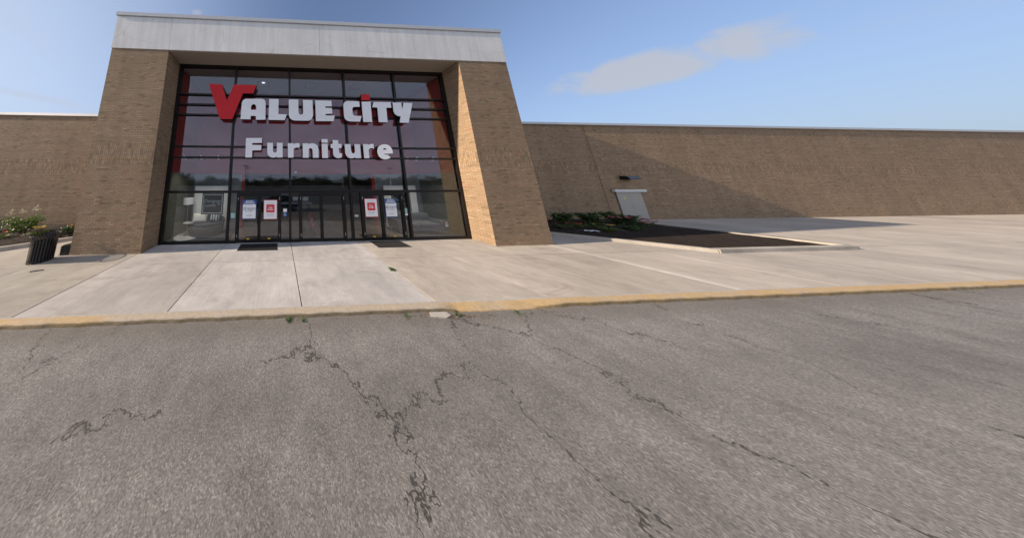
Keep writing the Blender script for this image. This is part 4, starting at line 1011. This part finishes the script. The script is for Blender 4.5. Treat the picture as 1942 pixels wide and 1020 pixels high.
def daylily(label, loc, r, h, seed, fm, nfl, group=None, blades=60):
    rnd = random.Random(seed); t = thing('daylily', label, 'flowering plant', loc, 0.0, group); q = MB(); tn = []
    for i in range(blades):
        a = rnd.uniform(0, 6.28); L_ = r * rnd.uniform(0.7, 1.25); w = 0.022; prev = None; dr = Vector((math.cos(a), math.sin(a), 0)); sd = Vector((-math.sin(a), math.cos(a), 0))
        for k in range(6):
            u = k / 5; p = dr * (0.04 + L_ * u) + Vector((0, 0, -0.03 + h * 0.8 * (math.sin(u * 2.35) / 1.0)))
            ww = w * (1 - u ** 2) + 0.002; cur = (q.bm.verts.new(p - sd * ww / 2), q.bm.verts.new(p + sd * ww / 2))
            if prev: q.bm.faces.new((prev[0], prev[1], cur[1], cur[0])); tn.append(rnd.random())
            prev = cur
    q.build('foliage', M['leaf_light'], t, normals=False, tones=lambda p: (tn[p.index],) * 3)
    for i in range(nfl):
        a = rnd.uniform(0, 6.28); rr = r * rnd.uniform(0.2, 0.8); top = Vector((rr * math.cos(a), rr * math.sin(a), h * rnd.uniform(0.95, 1.25)))
        q = MB(); q.tube([(0, 0, 0), (top.x * .4, top.y * .4, top.z * .6), tuple(top)], 0.006, 5); st_ = q.build('stem', M['wood'], t)
        q = MB(); t2 = []
        for k in range(6):
            aa = k * math.pi / 3; q.leaf(top, Vector((math.cos(aa), math.sin(aa), 0.7)).normalized(), Vector((0, 0, 1)), 0.085, 0.045); t2.append(rnd.random())
        q.build('flower', fm, st_, normals=False, tones=lambda p, t2=t2: (t2[p.index],) * 3)
    return t
plant('hydrangea', 'lime green hydrangea bush with cream white flower heads', 'bush', (-12.25, 1.95, 0.17), 0.90, 0.68, 520, M['leaf_light'], 0.15, 0.085, 12,
      (M['cream_petal'], [(-0.72, -0.05, 0.86), (-0.28, 0.0, 0.90), (0.22, 0.05, 1.02)], 0.19, 'panicle'), seed=4)
daylily('yellow daylily showing over the rim of the trash can', (-11.0, 1.55, 0.16), 0.32, 0.34, 5, M['yellow_petal'], 9)
plant('flower_clump', 'low leafy clump with orange flowers close to the brick pier', 'flowering plant', (-10.15, 1.85, 0.17), 0.36, 0.32, 240, M['leaf'], 0.10, 0.055, 9, (M['orange_petal'], 4, 0.08, 'rose'), seed=6)
daylily('small daylily with orange flowers in front of the hydrangea', (-12.15, 1.3, 0.14), 0.30, 0.26, 7, M['orange_petal'], 3)
plant('leafy_shrub', 'dark green shrub at the far end of the hydrangea bed', 'bush', (-14.25, 2.2, 0.17), 0.9, 0.6, 420, M['leaf'], 0.11, 0.06, 10, seed=8)
GS = 'dark green shrubs along the wing wall'
sh = plant('leafy_shrub', 'dark green shrub against the wall next to the pier', 'bush', (17.1, 2.5, 0.08), 0.74, 0.36, 620, M['leaf'], 0.13, 0.07, 12, group=GS, seed=10)
s2 = copy_tree(sh); s2['label'] = 'dark green shrub in the middle of the three by the wall'; s2.location = (18.75, 2.45, 0.08); s2.rotation_euler.z = R(70); s2.scale = (1.1, 1.1, 1.0)
s3 = copy_tree(sh); s3['label'] = 'dark green shrub below the grey service door'; s3.location = (20.4, 2.35, 0.06); s3.rotation_euler.z = R(190); s3.scale = (1.45, 1.45, 1.02)
plant('flower_clump', 'dark leafy clump with thin red stems at the foot of the pier', 'flowering plant', (15.35, 1.75, 0.07), 0.26, 0.34, 220, M['leaf'], 0.09, 0.05, 9, (M['red_petal'], 3, 0.05, 'rose'), seed=11)
plant('flower_clump', 'small green clump with red flowers in the shaded mulch', 'flowering plant', (16.35, 1.75, 0.07), 0.30, 0.28, 200, M['leaf_light'], 0.09, 0.04, 9, (M['red_petal'], 4, 0.09, 'rose'), seed=12)
plant('flower_clump', 'low dark green clump under the middle shrub', 'flowering plant', (17.6, 1.8, 0.07), 0.26, 0.36, 240, M['leaf'], 0.09, 0.05, 9, seed=13)
daylily('yellow daylily at the front of the bed with the pink roses', (16.85, 1.2, 0.06), 0.36, 0.30, 14, M['yellow_petal'], 7)
plant('rose_bush', 'pink rose bush beside the grey service door', 'bush', (20.1, 1.85, 0.06), 0.52, 0.55, 420, M['leaf'], 0.09, 0.05, 12, (M['pink_petal'], 12, 0.16, 'rose'), seed=15)
plant('flower_clump', 'green clump in front of the pink rose bush', 'flowering plant', (18.6, 1.35, 0.06), 0.24, 0.36, 240, M['leaf'], 0.10, 0.05, 9, seed=16)
q = MB(); g = [[q.bm.verts.new((-0.28 + 0.56 * i / 6, -0.08 + 0.16 * j / 3, 0.015 * math.sin(i * 2.1 + j))) for j in range(4)] for i in range(7)]
for i in range(6):
    for j in range(3): q.bm.faces.new((g[i][j], g[i + 1][j], g[i + 1][j + 1], g[i][j + 1]))
o = tag(q.build('paper_sheet', M['poster_white']), 'crumpled white paper sheet lying on the dark mulch', 'paper'); o.location = (15.85, 1.2, 0.125); o.rotation_euler = (0, 0, R(-12))
md = o.modifiers.new('thickness', 'SOLIDIFY'); md.thickness = 0.002

# bits on the pavement
q = MB(); q.tube([(-7.30, -1.02, 0.012), (-7.18, -0.97, 0.014), (-7.05, -0.94, 0.012)], 0.013, 6); tag(q.build('twig', M['sign_black']), 'short dark stick lying on the pavement by the trash can', 'stick')
def tuft(label, x, y, n, seed, mat, L=0.07, flat=0.5):
    rnd = random.Random(seed); q = MB(); tn = []
    for i in range(n):
        a = rnd.uniform(0, 6.28); q.leaf(Vector((rnd.gauss(0, .03), rnd.gauss(0, .03), 0.0)), Vector((math.cos(a), math.sin(a), rnd.uniform(0.1, 1) * flat)).normalized(), Vector((0, 0, 1)), L * rnd.uniform(.5, 1.2), L * .25); tn.append(rnd.random())
    o = q.build('weed', mat, normals=False, tones=lambda p: (tn[p.index],) * 3); o.location = (x, y, 0.002); return tag(o, label, 'weed')
tuft('small green weed growing in the pavement joint', 3.36, -1.40, 46, 3, M['leaf'], 0.085)
for k, (x, n_) in enumerate(((0.18, 34), (0.46, 22), (2.55, 18), (3.62, 30), (4.9, 14))):
    wd = tuft(('green weed at the kerb foot below the slab joint nearest the mat', 'tiny weed beside a bigger one at the kerb foot', 'tiny weed at the kerb foot left of the broken concrete piece', 'weed in the kerb gap beside the broken concrete piece', 'tiny weed on the worn yellow ramp edge')[k], x, -2.80 - (0.04 if x > 3.5 else 0), n_, 40 + k, M['leaf'], 0.06)
    wd.location.z = -0.073
q = MB(); tn = []; rnd = random.Random(21)
for i in range(110):
    x = rnd.choice([rnd.gauss(3.2, 0.25), rnd.gauss(3.7, 0.25), rnd.uniform(-1, 9)]); y = -2.79 - abs(rnd.gauss(0, 0.05)) - (0.05 if 3.4 < x < 6.2 else 0)
    a = rnd.uniform(0, 6.28); q.leaf(Vector((x, y, -0.067)), Vector((math.cos(a), math.sin(a), rnd.uniform(-.05, .3))).normalized(), Vector((0, 0, 1)), rnd.uniform(0.015, 0.045), 0.018); tn.append(rnd.random())
tag(q.build('fallen_leaves', M['dry_leaf'], normals=False, tones=lambda p: (tn[p.index],) * 3), 'dry brown leaves caught along the foot of the kerb', 'leaves', kind='stuff')
q = MB(); q.prism([(3.02, -2.86), (3.30, -2.90), (3.46, -2.85), (3.44, -2.77), (3.08, -2.765)], -0.074, -0.056); o = tag(q.build('concrete_chip', M['walk'], tones=(0.40, 0.375, 0.33)), 'broken flat piece of concrete at the kerb', 'concrete piece')

# ================================================================== ACROSS THE PARKING LOT (seen mirrored in the glass)
def tree_mesh(seed, h, r, n):
    rnd = random.Random(seed); q = MB(); tn = []
    lobes = [(Vector((rnd.gauss(0, .42) * r, rnd.gauss(0, .42) * r, h * rnd.uniform(0.42, 0.86))), r * rnd.uniform(0.30, 0.52)) for _ in range(11)]
    for i in range(n):
        c, rr = rnd.choice(lobes); d = Vector((rnd.gauss(0, 1), rnd.gauss(0, 1), rnd.gauss(0, 1))).normalized()
        p = c + d * rr * (0.55 + 0.45 * rnd.random()); dd = (d + Vector((rnd.gauss(0, .7), rnd.gauss(0, .7), rnd.gauss(0, .5)))).normalized()
        q.leaf(p, dd, Vector((0, 0, 1)), 0.34 * rnd.uniform(.6, 1.3), 0.22); tn.append(rnd.random())
    return q, tn
def make_tree(label, seed, h, r, loc, group):
    t = thing('tree', label, 'tree', loc, 0, group); q, tn = tree_mesh(seed, h, r, 2200)
    q.build('crown', M['leaf_far'], t, normals=False, tones=lambda p: (tn[p.index],) * 3)
    q = MB(); q.tube([(0, 0, -0.1), (0.05, 0, h * .3), (0.0, 0.1, h * .62)], [0.2, 0.15, 0.07], 8)
    for k in range(4):
        a = k * 1.6; q.tube([(0.03, 0, h * .32), (r * .3 * math.cos(a), r * .3 * math.sin(a), h * .55), (r * .5 * math.cos(a), r * .5 * math.sin(a), h * .68)], [0.09, 0.06, 0.03], 6)
    q.build('trunk', M['wood'], t); return t
GT = 'trees across the parking lot'
LT = 'dark leafy tree across the parking lot, mirrored in the glass'
protos = [make_tree(LT, 31 + k, h, r, (0, -58, -0.075), GT) for k, (h, r) in enumerate(((4.9, 3.4), (3.9, 2.6), (4.3, 3.8)))]
rt = random.Random(5)
spots = [(-37, -54, 2, 1.02), (-42, -57, 0, 1.0), (-31, -60, 1, 1.0), (-27, -66, 2, .9), (-22, -64, 1, 1.0), (-17, -62, 1, .95), (-14.5, -58, 0, .85), (-11, -63, 1, .9), (-7.5, -61, 1, 1.0), (-4.6, -60, 0, .84), (-1.2, -57, 2, 1.02), (1.0, -60, 0, .95),
         (5, -70, 1, 1.0), (9, -66, 2, .95), (13, -68, 1, 1.05), (17.5, -64, 0, .92), (22, -66, 1, 1.0), (28, -60, 2, .95), (32, -61, 0, .9), (36.5, -63, 1, 1.0), (41, -62, 2, .9), (46, -60, 0, 1.0), (52, -58, 2, 1.15), (57, -59, 0, 1.0), (63, -60, 1, 1.2), (70, -60, 2, 1.2), (-48, -60, 1, 1.1), (-54, -60, 2, 1.1)]
for k, (x, y, i, s) in enumerate(spots):
    o = protos[i] if protos[i].location.x == 0 else copy_tree(protos[i])
    o.location = (x, y, -0.075); o.rotation_euler.z = rt.uniform(0, 6.28); o.scale = (s, s, s * rt.uniform(.8, 1.3))
q = MB(); tn = []; rnd = random.Random(77)
for i in range(22000):
    side = rnd.random()
    x = rnd.uniform(-190, 190); y = -118 + rnd.gauss(0, 5); hz = 4.6 + 1.7 * math.sin(x * .09) + 1.2 * math.sin(x * .31 + 1)
    z = hz * (1 - 0.55 * rnd.random() ** 1.5); d = Vector((rnd.gauss(0, 1), rnd.gauss(0, 1), rnd.gauss(0, .6))).normalized()
    q.leaf(Vector((x, y, z - .075)), d, Vector((0, 0, 1)), rnd.uniform(.35, .75), .45); tn.append(rnd.random())
def woods_strip(path, amp):
    prev = None
    for i, (x, y, hz) in enumerate(path):
        cur = []
        for k, f in enumerate((0.0, 0.4, 0.75, 0.93)):
            cur.append(q.bm.verts.new((x + rnd.uniform(-1, 1), y + rnd.uniform(-1, 1), hz * f * rnd.uniform(.85, 1.1) - .2)))
        if prev:
            for k in range(3): q.bm.faces.new((prev[k], cur[k], cur[k + 1], prev[k + 1])); tn.append(rnd.uniform(0, .35))
        prev = cur
woods_strip([(x, -122, 4.6 + 1.7 * math.sin(x * .09) + 1.2 * math.sin(x * .31 + 1)) for x in range(-190, 191, 2)], 1)
tag(q.build('woodland', M['leaf_far'], normals=False, tones=lambda p: (tn[p.index],) * 3), 'low belt of woods closing the far side of the parking lot', 'woods', kind='stuff')
def lamp_post(x, y, h, label, heads=2):
    t = thing('lamp_post', label, 'lamp post', (x, y, -0.075), 0, 'parking lot lamp posts')
    q = MB(); q.tube([(0, 0, 0), (0, 0, h)], [0.18, 0.13], 8); q.build('pole', M['galv'], t)
    for k in ((-1, 1) if heads == 2 else (1,)):
        q = MB(); q.box(min(0.1 * k, 1.05 * k), -0.28, h - 0.08, max(0.1 * k, 1.05 * k), 0.28, h + 0.20, 0.03); q.build('lamp_head', M['black'], t)
lamp_post(-14.1, -53, 9.3, 'tallest twin headed parking lot lamp post, mirrored beside the red pillar')
lamp_post(-14.2, -58, 8.9, 'twin headed lamp post just behind the tallest one')
lamp_post(-9.3, -62, 4.9, 'short parking lot lamp post mirrored above the second poster', 1)
lamp_post(46.5, -53, 8.4, 'twin headed lamp post mirrored beside the sofa panel')
lamp_post(25.9, -53, 4.3, 'short parking lot lamp post mirrored over the middle doors', 1)

# the car on the road, mirrored in the doors
t = thing('parked_car', 'dark blue hatchback on the road, mirrored in the doors', 'car', (-0.35, -7.25, -0.075))
prof = [(-2.2, 0.32), (-2.25, 0.55), (-2.15, 0.74), (-1.2, 0.92), (-0.45, 1.40), (0.2, 1.47), (1.1, 1.44), (1.75, 1.12), (2.1, 1.02), (2.18, 0.70), (2.15, 0.34)]
def car_loft(b_, prof_, wfun):
    rings = []
    for sgn in (-1, 1):
        rings.append([b_.bm.verts.new((x, sgn * wfun(z), z)) for x, z in prof_])
    b_.bm.faces.new(rings[0]); b_.bm.faces.new(rings[1])
    for i in range(len(prof_)): j = (i + 1) % len(prof_); b_.bm.faces.new((rings[0][i], rings[0][j], rings[1][j], rings[1][i]))
q = MB(); car_loft(q, prof, lambda z: 0.88 - 0.20 * max(0.0, z - 0.85)); bd = q.build('body', M['car_paint'], t)
bv = bd.modifiers.new('round_edges', 'BEVEL'); bv.width = 0.05; bv.segments = 3
for sgn in (-1, 1):
    for pts in ([(-0.88, 0.98), (-0.42, 1.34), (0.28, 1.40), (0.28, 0.98)], [(0.36, 0.98), (0.36, 1.40), (1.02, 1.37), (1.52, 1.10), (1.45, 0.98)]):
        q = MB(); vs = [[q.bm.verts.new((x, sgn * (0.88 - 0.20 * max(0.0, z - 0.85) + o_), z)) for x, z in pts] for o_ in (-0.01, 0.006)]
        q.bm.faces.new(vs[0]); q.bm.faces.new(vs[1])
        for i in range(len(pts)): j = (i + 1) % len(pts); q.bm.faces.new((vs[0][i], vs[0][j], vs[1][j], vs[1][i]))
        q.build('window', M['dark_glass'], t)
    q = MB(); q.box(2.02, sgn * 0.70 - 0.13, 0.80, 2.175, sgn * 0.70 + 0.13, 0.98, 0.01); q.build('taillight', M['tail'], t)
    for wx in (-1.38, 1.32):
        w = thing('wheel', None, None, (wx, sgn * 0.80, 0.31)); w.parent = t
        q = MB(); q.prism([(0.31 * math.cos(R(a)), 0.31 * math.sin(R(a))) for a in range(0, 360, 15)], -0.1, 0.1, 'y'); q.build('tyre', M['tyre'], w)
        q = MB()
        for k in range(5):
            a = k * 2 * math.pi / 5; q.prism([(0.03 * math.cos(a + 1.2), 0.03 * math.sin(a + 1.2)), (0.2 * math.cos(a - .2), 0.2 * math.sin(a - .2)), (0.2 * math.cos(a + .2), 0.2 * math.sin(a + .2))], -0.112, 0.112, 'y')
        q.build('rim', M['rim'], w)
